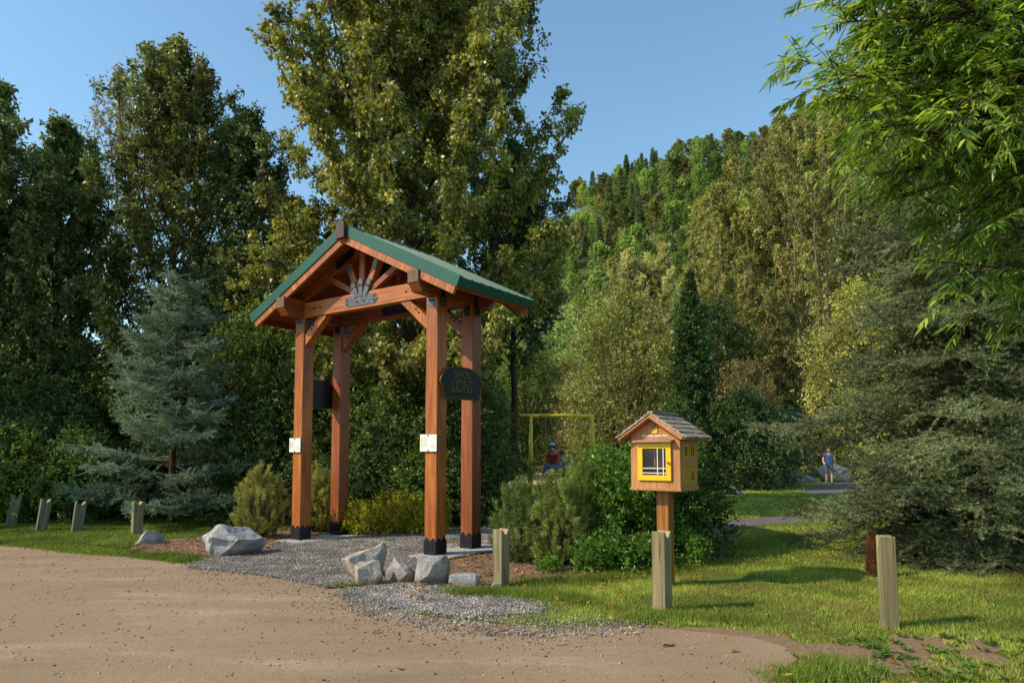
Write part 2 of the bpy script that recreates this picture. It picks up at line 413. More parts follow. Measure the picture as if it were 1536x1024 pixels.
def sheet(name, poly, mat, z, jitter=.05, step=.12, label=None, cat=None, freq=1.6):
    pts = []
    n = len(poly)
    for i in range(n):
        a = Vector(poly[i]); b = Vector(poly[(i + 1) % n])
        k = max(1, int((b - a).length / step)) if (b - a).length < 14 else 4
        for j in range(k):
            p = a.lerp(b, j / k)
            q = Vector((p.x * freq, p.y * freq, z * 50))
            nv = noise.noise_vector(q) * jitter + noise.noise_vector(q * 4.3) * jitter * .5
            pts.append((p.x + nv.x, p.y + nv.y, z))
    bm = bmesh.new()
    f = bm.faces.new([bm.verts.new(p) for p in pts])
    if f.normal.z < 0: f.normal_flip()
    bm.normal_update()
    bmesh.ops.triangulate(bm, faces=bm.faces[:])
    me = bpy.data.meshes.new(name); bm.to_mesh(me); bm.free()
    for p in me.polygons:
        if p.normal.z < 0: p.flip()
    return tag(mesh_obj(name, me, mat), label, cat, kind='structure')

A_ASPH = [(-34, 14.5), (-12.13, 12.97), (-8.93, 12.04), (-7.14, 11.09), (-6.01, 10.6), (-4.54, 9.85), (-3.17, 8.96), (-1.93, 8.1), (-1.47, 7.36), (-.83, 6.78), (-.17, 6.47), (.38, 6.35), (.99, 6.4), (1.51, 6.28), (2.03, 6.03), (2.25, 5.71), (2.18, 5.39), (1.77, 4.87), (1.5, 4.2), (1.3, 3), (1.2, -10), (-34, -10)]
A_GRAV = [(-4.5, 9.57), (-4.64, 10.4), (-3.94, 10.94), (-4.1, 12.2), (-3.4, 13.1), (-1.7, 13.72), (-.37, 14.6), (.2, 13), (-.2, 11.24), (-1.08, 10.2), (-1.42, 8.78), (-2.04, 8.56), (-2.02, 8.1), (-3.17, 8.96)]
A_STRIP = [(-1.97, 7.98), (-1.32, 8.3), (-.61, 8.2), (-.06, 7.65), (.25, 7.35), (.35, 7.0), (.1, 6.85), (-.2, 6.8), (-.5, 6.85), (-1.12, 7.05), (-1.61, 7.4)]
A_STRIP2 = [(-1.7, 7.4), (-.5, 7.), (.6, 6.7), (1.4, 6.6), (1.1, 6.2), (.2, 6.0), (-.7, 6.2), (-1.5, 6.9)]
A_MUL_R = [(-1.25, 10.15), (-.78, 10.4), (-.22, 11.24), (.1, 14.0), (1.32, 14.81), (3.3, 14.4), (4.0, 12.9), (3.24, 10.6), (2.28, 9.8), (1.15, 9.06), (-.07, 8.6), (-.53, 8.07), (-1.3, 8.18)]
A_MUL_L = [(-6.38, 11.55), (-6.37, 12.6), (-5.5, 13.3), (-4.59, 14.06), (-3.72, 15.5), (-1.62, 15.5), (-.38, 15.08), (-1.68, 13.61), (-3.18, 13.2), (-3.93, 12.2), (-3.88, 10.8), (-4.69, 10.3), (-5.6, 10.85)]
A_PATH = [(3.0, 13.3), (3.97, 15.08), (5.06, 16.25), (7.37, 17.63), (10.67, 19.26), (15.4, 20.9), (30, 24), (30, 21), (13.1, 17.9), (9.36, 16.91), (6.66, 15.94), (4.63, 14.43), (3.77, 13.5)]
A_PLAZA = [(11.49, 27.55), (14.0, 32), (17.5, 36.5), (32, 43), (22, 27), (13.5, 22.0), (11.4, 24.0)]
A_DIRT = [(.9, 6.55), (1.6, 6.5), (2.1, 6.25), (2.5, 5.8), (3.3, 6.1), (4.1, 5.9), (3.8, 5.3), (2.9, 5.1), (2.5, 4.6), (2.0, 4.0), (1.3, 3.5), (1.1, 5)]
A_DIRT_R = [(-2.05, 8.75), (-1.1, 8.9), (-.4, 8.5), (-.5, 8.05), (-1.2, 8.1), (-1.9, 8.05), (-2.15, 8.3)]
sheet('lawn_dirt', A_DIRT, M['dirt'], .003, .22, label='bare dirt strip along the edge of the lawn', cat='dirt')
sheet('parking_lot', A_ASPH, M['asphalt'], .006, .045, label='dusty tan parking lot surface', cat='pavement')
sheet('mulch_bed', A_MUL_R, M['mulch'], .010, .08, label='bark mulch bed under the pines right of the arch', cat='mulch bed')
sheet('mulch_bed', A_MUL_L, M['mulch'], .010, .08, label='bark mulch bed left of and behind the arch', cat='mulch bed')
sheet('bed_dirt', A_DIRT_R, M['dirt'], .014, .14, label='brown soil around the group of rocks', cat='dirt')
sheet('gravel_pad', A_GRAV, M['gravel'], .018, .07, label='grey crushed gravel under the timber arch', cat='gravel')
sheet('gravel_strip', A_STRIP, M['gravel'], .019, .07, label='grey gravel spilling onto the parking lot', cat='gravel')
sheet('gravel_path', A_PATH, M['gravel'], .008, .08, label='narrow grey gravel path crossing the lawn', cat='path')
sheet('plaza', A_PLAZA, M['gravel'], .012, .1, label='grey gravel clearing far back on the lawn', cat='path')
sheet('playground_sand', [(-1, 33), (7, 34), (8, 52), (-2, 52)], M['sand'], .01, .3, 1., label='pale sand around the swing', cat='sand')

# ------------------------------------------------------------------ scatter tools
def unit(a): return a / np.maximum(np.linalg.norm(a, axis=-1, keepdims=True), 1e-9)

def leaf_quads(rng, P, D, L, W, up=.5, fold=.15):
    n = len(P)
    ref = unit(rng.normal(size=(n, 3)) * (1 - up) + UP * up * 1.5)
    S = unit(np.cross(D, ref) + 1e-6); Nn = np.cross(S, D)
    L = L[:, None]; W = W[:, None]
    l = P + D * .42 * L + S * W * .5 + Nn * W * fold
    r = P + D * .42 * L - S * W * .5 + Nn * W * fold
    t = P + D * L - Nn * L * .08
    V = np.stack([P, r, t, l], 1).reshape(-1, 3)
    return V, np.arange(4 * n).reshape(n, 4)

def needles(rng, A, B, per, ln, wd, spread=.9, upbias=.2):
    """thin needle triangles around segments A->B"""
    k = len(A)
    T = np.repeat(np.arange(k), per)
    s = rng.random(len(T))[:, None]
    P = A[T] * (1 - s) + B[T] * s
    ax = unit(B - A)[T]
    rd = unit(np.cross(ax, rng.normal(size=ax.shape)))
    rd[:, 2] = np.abs(rd[:, 2]) * upbias + rd[:, 2] * (1 - upbias)
    D = unit(ax * (1 - spread * .6) + rd * spread)
    S = unit(np.cross(D, rng.normal(size=D.shape)))
    l = (ln * (.7 + .5 * rng.random(len(T))))[:, None]
    V = np.stack([P - S * wd / 2, P + S * wd / 2, P + D * l], 1).reshape(-1, 3)
    return V, np.arange(3 * len(T)).reshape(-1, 3)

def in_poly(x, y, poly):
    r = np.zeros(len(x), bool); n = len(poly)
    for i in range(n):
        x1, y1 = poly[i]; x2, y2 = poly[(i + 1) % n]
        c = ((y1 > y) != (y2 > y))
        if y1 != y2:
            r ^= c & (x < (x2 - x1) * (y - y1) / (y2 - y1) + x1)
    return r

def noise2(x, y, f, seed=0.):
    return np.array([noise.noise(Vector((a * f, b * f, seed))) for a, b in zip(x, y)])

def tri_blades(rng, x, y, h, w, lean=.45):
    n = len(x)
    P = np.stack([x, y, np.zeros(n)], -1)
    az = rng.random(n) * 6.283
    S = np.stack([np.cos(az), np.sin(az), np.zeros(n)], -1) * (w / 2)[:, None]
    D = np.stack([rng.normal(size=n) * lean, rng.normal(size=n) * lean, np.ones(n)], -1)
    T = P + unit(D) * h[:, None]
    V = np.stack([P - S, P + S, T], 1).reshape(-1, 3)
    return V, np.arange(3 * n).reshape(-1, 3)

def cat_mesh(name, parts, mat, parent=None):
    b = 0; Vs = []; Fs = []
    for V, F in parts:
        Vs.append(V); Fs.append(F + b); b += len(V)
    return mesh_obj(name, np_mesh(name, np.concatenate(Vs), np.concatenate(Fs)), mat, parent)

HARD = [A_ASPH, A_GRAV, A_STRIP, A_MUL_R, A_MUL_L, A_PATH, A_PLAZA]
def grow_grass(rng, x0, x1, y0, y1, n, h, w, hard=HARD, thr=-.35, edge=.0):
    x = rng.uniform(x0, x1, n); y = rng.uniform(y0, y1, n)
    k = np.abs(x) < y * .8 + .6
    x, y = x[k], y[k]
    jx = x + rng.normal(size=len(x)) * .06; jy = y + rng.normal(size=len(x)) * .06
    bad = np.zeros(len(x), bool)
    for p in hard: bad |= in_poly(jx, jy, p)
    x, y = x[~bad], y[~bad]
    q = noise2(x, y, .9, 3.) + .5 * noise2(x, y, 3.1, 9.)
    d = in_poly(x, y, A_DIRT)
    keep = (q > thr + rng.normal(size=len(x)) * .12) & (~d | (q > .12))
    x, y, q = x[keep], y[keep], q[keep]
    hh = h * (.5 + rng.random(len(x)) * .8) * (1 + .6 * np.clip(q, -.5, 1)); ww = w * (.7 + .6 * rng.random(len(x)))
    return tri_blades(rng, x, y, hh, ww)

rng = np.random.default_rng(11)
g = [grow_grass(rng, -1.2, 7, 4.0, 9.5, 190000, .042, .0075),
     grow_grass(rng, 1.5, 12, 9.5, 16, 110000, .045, .013),
     grow_grass(rng, 3, 24, 16, 36, 90000, .08, .03, thr=-.6)]
tag(cat_mesh('grass', g, M['grass']), 'short sunlit lawn grass right of the arch', 'grass', kind='stuff')
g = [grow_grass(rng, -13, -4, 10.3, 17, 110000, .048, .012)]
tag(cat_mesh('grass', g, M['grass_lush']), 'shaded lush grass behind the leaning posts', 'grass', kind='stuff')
# lush fringe by the first gravel edge
def fringe(pts, n, sd, h, w):
    pts = np.array(pts); i = rng.integers(0, len(pts) - 1, n); t = rng.random(n)[:, None]
    p = pts[i] * (1 - t) + pts[i + 1] * t + rng.normal(size=(n, 2)) * sd
    return tri_blades(rng, p[:, 0], p[:, 1], h * (.5 + rng.random(n)), w * (.7 + .6 * rng.random(n)), .5)
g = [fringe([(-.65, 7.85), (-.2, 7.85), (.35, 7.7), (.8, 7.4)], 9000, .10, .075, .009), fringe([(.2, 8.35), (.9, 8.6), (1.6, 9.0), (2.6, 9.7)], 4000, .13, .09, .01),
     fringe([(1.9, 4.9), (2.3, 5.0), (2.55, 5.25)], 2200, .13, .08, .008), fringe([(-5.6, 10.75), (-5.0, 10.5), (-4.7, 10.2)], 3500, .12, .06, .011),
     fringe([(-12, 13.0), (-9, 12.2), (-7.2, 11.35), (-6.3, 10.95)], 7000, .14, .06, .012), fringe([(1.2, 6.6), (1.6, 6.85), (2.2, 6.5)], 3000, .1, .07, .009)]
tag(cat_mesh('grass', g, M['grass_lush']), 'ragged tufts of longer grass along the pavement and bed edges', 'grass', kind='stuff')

# pebbles, chips and leaves
ICO_V = []; ICO_F = None
bm = bmesh.new(); bmesh.ops.create_icosphere(bm, subdivisions=1, radius=1)
ICO_V = np.array([v.co[:] for v in bm.verts]); ICO_F = np.array([[v.index for v in f.verts] for f in bm.faces]); bm.free()
def pebbles(rng, x, y, z, size):
    n = len(x)
    sc = size[:, None] * np.stack([.7 + .6 * rng.random(n), .7 + .6 * rng.random(n), .45 + .4 * rng.random(n)], -1)
    ang = rng.random(n) * 6.283; c, s = np.cos(ang), np.sin(ang)
    B = ICO_V[None] * (1 + .22 * rng.normal(size=(n, 12, 1))) * sc[:, None]
    X = B[..., 0] * c[:, None] - B[..., 1] * s[:, None]; Y = B[..., 0] * s[:, None] + B[..., 1] * c[:, None]
    V = np.stack([X + x[:, None], Y + y[:, None], B[..., 2] + z + size[:, None] * .25], -1).reshape(-1, 3)
    F = (ICO_F[None] + (np.arange(n) * 12)[:, None, None]).reshape(-1, 3)
    return V, F
def sample_poly(rng, poly, n, sd=0.):
    a = np.array(poly); out = np.zeros((0, 2))
    while len(out) < n:
        p = rng.uniform(a.min(0), a.max(0), (n * 3, 2))
        out = np.concatenate([out, p[in_poly(p[:, 0], p[:, 1], poly)]])
    return out[:n] + rng.normal(size=(n, 2)) * sd
p1 = sample_poly(rng, A_GRAV, 24000, .07); p2 = sample_poly(rng, A_STRIP, 8000, .12)
pp = np.concatenate([p1, p2, p1[:5000] + rng.normal(size=(5000, 2)) * .16, p2[:1500] + rng.normal(size=(1500, 2)) * .2])
p5 = sample_poly(rng, A_STRIP2, 1900, .12); pp = np.concatenate([pp, p5])
tag(cat_mesh('gravel_stones', [pebbles(rng, pp[:, 0], pp[:, 1], .017, .0055 + .0085 * rng.random(len(pp)) ** 2)], M['pebble']), 'loose grey crushed stones on the gravel', 'gravel', kind='stuff')
pts = np.array([(-4.5, 9.6), (-3.17, 8.9), (-1.95, 8.0), (-1.5, 7.3), (-.83, 6.7), (-.1, 6.4), (.4, 6.25), (1.2, 6.3)])
i = rng.integers(0, len(pts) - 1, 2600); t = rng.random(2600)[:, None]
p = pts[i] * (1 - t) + pts[i + 1] * t + np.abs(rng.normal(size=(2600, 1))) * np.array([[-.25, -.35]]) + rng.normal(size=(2600, 2)) * .08
p3 = np.stack([rng.uniform(-9, 2, 5200), rng.uniform(3.5, 11, 5200)], -1); p3 = p3[in_poly(p3[:, 0], p3[:, 1], A_ASPH)]
p = np.concatenate([p, p3])
tag(cat_mesh('loose_pebbles', [pebbles(rng, p[:, 0], p[:, 1], .005, .004 + .010 * rng.random(len(p)) ** 3)], M['pebble_tan']), 'small loose pebbles strewn over the parking lot', 'pebbles', kind='stuff')
p = np.concatenate([sample_poly(rng, A_MUL_R, 6500, .06), sample_poly(rng, A_MUL_L, 3500, .06)])
n = len(p); az = rng.random(n) * 6.283
D = unit(np.stack([np.cos(az), np.sin(az), rng.normal(size=n) * .35], -1))
tag(cat_mesh('mulch_chips', [leaf_quads(rng, np.stack([p[:, 0], p[:, 1], .014 + .02 * rng.random(n)], -1), D, .03 + .06 * rng.random(n), .012 + .015 * rng.random(n), .7)], M['chip']), 'loose bark chips on the mulch beds', 'mulch', kind='stuff')
c = [(-1.1, 7.75, .12, 16), (.1, 8.6, .3, 8), (1.2, 8.5, .45, 60), (1.6, 8.9, .3, 40), (.5, 7.2, .12, 5), (-.95, 7.3, .08, 4), (0, 6.5, 1.2, 14), (-3, 8, 2, 12), (2.4, 5.2, .5, 20), (-.5, 8.4, .5, 30), (3., 7.5, 1.2, 30)]
q = np.concatenate([np.array([[a, b]]) + rng.normal(size=(k, 2)) * s for a, b, s, k in c]); n = len(q)
az = rng.random(n) * 6.283; D = unit(np.stack([np.cos(az), np.sin(az), .15 + rng.normal(size=n) * .25], -1))
tag(cat_mesh('fallen_leaves', [leaf_quads(rng, np.stack([q[:, 0], q[:, 1], .022 + .02 * rng.random(n)], -1), D, .05 + .05 * rng.random(n), .035 + .02 * rng.random(n), .8)], M['fallen']), 'scattered dry orange leaves on the ground', 'leaves', kind='stuff')
# twigs lying on the lot
def twig(x, y, a, l, name='fallen_stick', label=None):
    mb = MB(); k = 5
    mb.tube([(l * (j / (k - 1) - .5), .02 * math.sin(j * 2.), .010 + .004 * math.sin(j * 1.7)) for j in range(k)], [.007, .008, .007, .006, .003], 6)
    o = mb.build(name, M['twig'], smooth=True); o.location = (x, y, .008); o.rotation_euler.z = a
    tag(o, label, 'stick')
twig(1.30, 5.75, .5, .13, label='small bent brown twig on the pavement before the middle post')
twig(-.22, 8.15, .1, .34, label='pale broken stick beside the notched post next to the rocks')

# weeds : broad leaf rosettes
def weed_parts(rng, spots):
    Ps = []; Ds = []; Ls = []
    for x, y, r, k in spots:
        for _ in range(k):
            cx, cy = x + rng.normal() * r, y + rng.normal() * r
            for j in range(11):
                a = rng.random() * 6.283; e = rng.uniform(.2, 1.0)
                Ps.append((cx + math.cos(a) * .01, cy + math.sin(a) * .01, .01)); Ds.append((math.cos(a), math.sin(a), e)); Ls.append(rng.uniform(.03, .075))
    P = np.array(Ps); D = unit(np.array(Ds)); L = np.array(Ls)
    return leaf_quads(rng, P, D, L, L * .42, .8, .2)
tag(cat_mesh('weeds', [weed_parts(rng, [(2.35, 4.95, .2, 26), (3.1, 5.0, .35, 40), (3.7, 5.6, .3, 24), (2.9, 5.75, .2, 12), (-2.0, 8.25, .1, 10), (2.6, 4.55, .2, 16), (3.3, 4.5, .4, 30), (4.3, 5.4, .3, 20), (-6.6, 11.4, .3, 20), (.9, 9.0, .5, 22)])], M['weed']),
    'low broad leaved weeds in the bare dirt and along edges', 'weeds', kind='stuff')

# ------------------------------------------------------------------ rocks
def rock(name, loc, dims, seed, mat, label, rz=0., group=None, sharp=.032):
    rg = random.Random(seed)
    bm = bmesh.new()
    for _ in range(13):
        v = Vector((rg.gauss(0, 1), rg.gauss(0, 1), rg.gauss(0, 1))).normalized()
        v = Vector((v.x * .5, v.y * .5, v.z * .5 + .28))
        if v.z < -.08: v.z = -.08
        bm.verts.new(v)
    r = bmesh.ops.convex_hull(bm, input=bm.verts)
    bmesh.ops.delete(bm, geom=[g for g in r['geom_interior'] if isinstance(g, bmesh.types.BMVert)], context='VERTS')
    bmesh.ops.bevel(bm, geom=bm.edges[:], offset=.012, segments=1, affect='EDGES')
    bmesh.ops.triangulate(bm, faces=bm.faces[:])
    bmesh.ops.subdivide_edges(bm, edges=[e for e in bm.edges if e.calc_length() > .1], cuts=3, use_grid_fill=True)
    bmesh.ops.triangulate(bm, faces=bm.faces[:])
    bmesh.ops.subdivide_edges(bm, edges=[e for e in bm.edges if e.calc_length() > .06], cuts=1)
    bmesh.ops.triangulate(bm, faces=bm.faces[:])
    zs = [v.co.z for v in bm.verts]; z0, z1 = min(zs), max(zs)
    xs = [v.co.x for v in bm.verts]; ys = [v.co.y for v in bm.verts]
    for v in bm.verts:
        d = noise.noise_vector(v.co * 4. + Vector((seed, 0, 0))) * sharp + noise.noise_vector(v.co * 11. + Vector((0, seed, 0))) * sharp * .4
        rdg = abs(noise.noise(v.co * 3.2 + Vector((0, 0, seed)))) * sharp * 1.2
        v.co += d - v.co.normalized() * rdg
        v.co = Vector(((v.co.x - (min(xs) + max(xs)) / 2) / (max(xs) - min(xs)) * dims[0], (v.co.y - (min(ys) + max(ys)) / 2) / (max(ys) - min(ys)) * dims[1], (v.co.z - z0) / (z1 - z0) * dims[2] * 1.38 - dims[2] * .38))
    me = bpy.data.meshes.new(name); bm.to_mesh(me); bm.free()
    o = mesh_obj(name, me, mat); o.location = loc; o.rotation_euler.z = rz
    return tag(o, label, 'rock', group)

rock('boulder', (-4.38, 10.85, 0), (.96, .72, .46), 17, M['rock_grey'], 'large pale grey boulder standing left of the arch on the gravel edge', .1, sharp=.05)
rock('boulder', (-6.35, 12.1, 0), (.55, .4, .25), 12, M['rock_grey'], 'low flat grey boulder next to the leftmost upright post', .3)
rock('boulder', (-1.88, 8.95, 0), (.62, .5, .40), 7, M['rock_tan'], 'tan slanted boulder, tallest at the left of the rock group', .6)
rock('boulder', (-1.74, 8.42, 0), (.35, .30, .28), 23, M['rock_tan'], 'small blocky pale stone in front of the slanted tan boulder', .2)
rock('boulder', (-1.40, 8.62, 0), (.46, .36, .28), 31, M['rock_mid'], 'flat topped stone in the middle of the rock group', -.15)
rock('boulder', (-.98, 8.52, 0), (.52, .44, .36), 43, M['rock_mid'], 'grey jagged boulder at the right of the rock group by the arch post', .5, sharp=.042)
rock('boulder', (-.56, 8.32, 0), (.42, .34, .15), 51, M['rock_grey'], 'low half buried grey stone between the rock group and the notched post', .2)
rock('stone', (-.19, 8.07, 0), (.12, .10, .10), 61, M['rock_grey'], 'small grey stone at the foot of the post right of the rocks', .2)
rock('stone', (2.74, 4.72, 0), (.12, .09, .06), 71, M['rock_grey'], 'small white stone in the weeds, rightmost of the two at the lawn edge', 0.)
rock('stone', (2.16, 4.62, 0), (.10, .08, .05), 72, M['rock_grey'], 'small white stone in the weeds, leftmost of the two at the lawn edge', 0.)
rock('boulder', (8.35, 25.8, 0), (.6, .45, .32), 81, M['rock_grey'], 'blue grey boulder on the lawn behind the book box', 0.)
rock('boulder', (15.0, 36.0, 0), (2.6, 1.4, .75), 91, M['rock_mid'], 'long low brown rock behind the person in blue', 0.)
rock('boulder', (17.4, 37.2, 0), (1.9, 1.2, 1.0), 95, M['rock_mid'], 'taller grey rock partly behind the spruce branches', 0.)

# ------------------------------------------------------------------ timber arch
AX = R(-34.83)
arch = empty('timber_arch', (-2.271, 12.03, 0), AX, 'tall stained timber entrance arch with green metal gable roof', 'entrance arch')

def timber(name, p0, p1, w, h, mat, parent, bevel=.006, roll=None):
    """beam from p0 to p1, w across local x, h across local y; grain along its length"""
    p0, p1 = Vector(p0), Vector(p1); z = (p1 - p0).normalized(); L = (p1 - p0).length
    y = roll if roll is not None else (Vector((0, 0, 1)) if abs(z.z) < .9 else Vector((0, 1, 0)))
    x = Vector(y).cross(z).normalized(); y = z.cross(x)
    mb = MB().box((0, 0, L / 2), (w, h, L))
    o = mb.build(name, mat, parent, bevel)
    o.matrix_local = Matrix.Translation(p0) @ Matrix((x, y, z)).transposed().to_4x4()
    return o

_bolt = None
def bolt(parent, loc, axis=(0, -1, 0), r=.018, m=None):
    global _bolt
    if _bolt is None:
        mb = MB().tube([(0, 0, 0), (0, 0, .012)], .018, 6); _bolt = mb.mesh('bolt'); _bolt.materials.append(M['black_steel'])
    o = link(bpy.data.objects.new('bolt', _bolt), parent)
    o.matrix_local = Matrix.Translation(loc) @ Vector(axis).to_track_quat('Z', 'Y').to_matrix().to_4x4()
    return o

PX, PY, PS, PH = 1.62, .445, .24, 4.06
SL = (5.40 - 4.15) / 2.52
AN = math.atan(SL)
def roof_z(x): return 5.40 - SL * abs(x)
for sx in (-1, 1):
    for sy in (-1, 1):
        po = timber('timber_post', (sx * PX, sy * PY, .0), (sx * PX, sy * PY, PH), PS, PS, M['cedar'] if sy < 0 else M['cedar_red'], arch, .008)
        h = PS / 2
        mb = MB()
        prof = [(-h - .004, .0), (h + .004, .0), (h + .004, .23), (h * .55, .29), (h * .1, .235), (-h * .1, .235), (-h * .55, .29), (-h - .004, .23)]
        mb.prism(prof, -h - .009, -h - .001, 'y'); mb.prism(prof, h + .001, h + .009, 'y')
        prof2 = [(a * .96, b) for a, b in prof]
        mb.prism(prof2, -h - .010, -h - .001, 'x'); mb.prism(prof2, h + .001, h + .010, 'x')
        boot = mb.build('steel_boot', M['black_steel'], po)
        for a in (-.05, .05):
            bolt(boot, (a, -h - .009, .13)); bolt(boot, (h + .010, a, .13), (1, 0, 0))
        # steel saddle at the head of the post
        mb = MB()
        pr = [(-.05, PH - .17), (.05, PH - .17), (.07, PH - .13), (.07, PH - .01), (-.07, PH - .01), (-.07, PH - .13)]
        mb.prism(pr, -h - .008, -h - .001, 'y'); mb.prism(pr, h + .001, h + .008, 'x'); mb.prism(pr, -h - .008, -h - .001, 'x')
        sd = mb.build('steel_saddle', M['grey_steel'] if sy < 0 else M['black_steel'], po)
        bolt(sd, (-.03, -h - .008, PH - .07)); bolt(sd, (.03, -h - .008, PH - .07))
    # plate beam along the depth, with chamfered nose
    y0, y1 = -1.0, .99
    mb = MB().prism([(y0, PH + .13), (y0 + .10, PH + .0), (y1 - .10, PH + .0), (y1, PH + .13), (y1, PH + .33), (y0, PH + .33)], -.11, .11, 'x')
    me = mb.mesh('plate_beam', .008)
    # turn so the grain (local z) lies along the beam
    me.transform(Matrix.Rotation(R(90), 4, 'X')); me.materials.append(M['cedar_red'])
    pb = link(bpy.data.objects.new('plate_beam', me), arch); pb.location = (sx * PX, 0, 0); pb.rotation_euler.x = R(-90)
    cap = MB().box((0, 0, 0), (.215, .012, .19)).build('end_cap', M['end_grain'], arch); cap.location = (sx * PX, -1.004, PH + .23)
    for yy in (-PY - .30, PY + .30):
        mb = MB().prism([(-.045, -.03), (.045, -.03), (.045, .20), (0, .27), (-.045, .20)], sx * .111, sx * .119, 'x')
        st = mb.build('steel_strap', M['black_steel'], arch); st.location = (sx * PX, (PY - .02) * (1 if yy > 0 else -1), PH)

for sy in (-1, 1):
    fy = sy * PY - .045
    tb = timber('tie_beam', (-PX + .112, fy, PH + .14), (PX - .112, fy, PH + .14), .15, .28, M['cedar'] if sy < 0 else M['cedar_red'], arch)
    # local frame of the tie: z along +x, y up, x = y cross z
    for sx in (-1, 1):
        for d in (.40, .56):
            b = bolt(arch, (sx * (PX - d), fy - .076, PH + .15))
    FF = fy - .076
    # king post and fan struts
    timber('king_strut', (0, fy, PH + .285), (0, fy, 5.06), .13, .14, M['cedar_red'], arch)
    for sx in (-1, 1):
        xt = .36
        timber('fan_strut', (sx * .10, fy, PH + .285), (sx * xt, fy, roof_z(xt) - .34), .12, .12, M['cedar'], arch, roll=(0, 1, 0))
        timber('top_chord', (sx * 1.62, fy, roof_z(1.62) - .19), (sx * .02, fy, roof_z(.02) - .19), .13, .19, M['cedar_red'], arch, roll=(0, 0, 1))
        gp = MB().prism([(-.26, -.04), (-.20, -.075), (.20, -.075), (.26, -.04), (.26, .04), (.20, .075), (-.20, .075), (-.26, .04)], -.006, .006, 'y').build('gusset_plate', M['black_steel'], arch)
        gp.location = (sx * .42, fy - .073, roof_z(.42) - .20); gp.rotation_euler.y = sx * AN
        # cap plate at the strut head
        cp = MB().prism([(-.05, -.09), (.05, -.09), (.05, .06), (0, .10), (-.05, .06)], -.006, .006, 'y').build('cap_plate', M['grey_steel'], arch)
        cp.location = (sx * .325, fy - .068, roof_z(.36) - .42); cp.rotation_euler.y = sx * R(23)
        # outer dark brace under the chord
        timber('web_strut', (sx * .18, fy + .0, PH + .29), (sx * .85, fy + .0, roof_z(.85) - .27), .10, .10, M['cedar_red'], arch, roll=(0, 1, 0))
        # knee braces
        kb = MB().prism([(-.0, -.52), (.0, -.30), (.38, 0), (.60, 0)], -.07, .07, 'y')
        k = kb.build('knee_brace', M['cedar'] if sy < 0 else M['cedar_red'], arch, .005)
        k.location = (sx * (-PX + PS / 2 + .002) if sx > 0 else (PX - PS / 2 - .002), fy + .02, PH - .003)
        if sx < 0: k.scale.x = -1
        bolt(arch, ((-1 if sx > 0 else 1) * (PX - .30), fy - .052, PH - .22)); bolt(arch, ((-1 if sx > 0 else 1) * (PX - .36), fy - .052, PH - .16))
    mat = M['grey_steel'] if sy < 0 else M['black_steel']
    mb = MB().prism([(-.41, .0), (-.35, -.085), (.35, -.085), (.41, .0), (.35, .085), (-.35, .085)], FF - .010, FF - .002, 'y')
    fp = mb.build('fan_plate', mat, arch); fp.location = (0, 0, PH + .14)
    for bx in (-.33, -.08, .08, .33): bolt(fp, (bx, FF - .010, -.02 if abs(bx) < .2 else .035))
    for bx in (-.33, .33): bolt(fp, (bx, FF - .010, -.035))
    for a in (-24, 0, 24):
        arm = MB().prism([(-.045, .0), (.045, .0), (.058, .22), (.046, .31), (-.046, .31), (-.058, .22)], FF - .020, FF - .012, 'y').build('plate_arm', mat, fp)
        arm.rotation_euler.y = R(a); arm.location = (a / 24 * .09, 0, .06)
        bolt(arm, (-.03, FF - .020, .20)); bolt(arm, (.03, FF - .020, .20))

# ridge and roof
timber('ridge_beam', (0, -1.0, 5.22), (0, 1.0, 5.22), .14, .22, M['cedar_red'], arch)
MB().prism([(-.10, 5.16), (.10, 5.16), (.10, 5.42), (0, 5.50), (-.10, 5.42)], -1.06, -.985, 'y').build('ridge_end', M['cedar_dark'], arch, .004)
for sx in (-1, 1):
    T = 2.52 / math.cos(AN)
    def slab(name, mat, u0, u1, y0, y1, n0, n1, bev=0., parent=arch):
        """u along the slope from the ridge, n is the offset normal to the roof"""
        mb = MB().box(((u0 + u1) / 2, (y0 + y1) / 2, (n0 + n1) / 2), (u1 - u0, y1 - y0, n1 - n0))
        o = mb.build(name, mat, parent, bev)
        o.matrix_local = Matrix.Translation((0, 0, 5.40)) @ (Matrix.Identity(4) if sx > 0 else Matrix.Rotation(R(180), 4, 'Z')) @ Matrix.Rotation(AN, 4, 'Y')
        return o
    mb = MB().box((T / 2, 0, -.012), (T, 1.96, .012))
    for k in range(9):
        yy = -.935 + k * .232
        mb.prism([(yy - .018, -.006), (yy - .010, .022), (yy + .010, .022), (yy + .018, -.006)], .10, T + .012, 'x')
    for k in range(24):
        if k % 3: mb.box((T / 2, -.935 + k * .0773, -.003), (T, .012, .010))
    rp = mb.build('roof_panel', M['green_metal'], arch)
    rp.matrix_local = Matrix.Translation((0, 0, 5.40)) @ (Matrix.Identity(4) if sx > 0 else Matrix.Rotation(R(180), 4, 'Z')) @ Matrix.Rotation(AN, 4, 'Y')
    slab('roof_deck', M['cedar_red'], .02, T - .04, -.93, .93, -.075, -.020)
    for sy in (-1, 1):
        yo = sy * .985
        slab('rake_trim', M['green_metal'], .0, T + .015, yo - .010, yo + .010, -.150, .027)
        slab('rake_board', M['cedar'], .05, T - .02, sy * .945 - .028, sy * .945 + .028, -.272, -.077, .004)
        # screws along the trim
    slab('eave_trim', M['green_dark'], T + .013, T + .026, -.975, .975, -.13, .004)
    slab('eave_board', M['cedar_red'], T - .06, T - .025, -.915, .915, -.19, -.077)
mb = MB().prism([(-.20, 5.40 - SL * .20 + .036), (0, 5.436), (.20, 5.40 - SL * .20 + .036), (.20, 5.40 - SL * .20 + .026), (0, 5.426), (-.20, 5.40 - SL * .20 + .026)], -.98, .98, 'y')
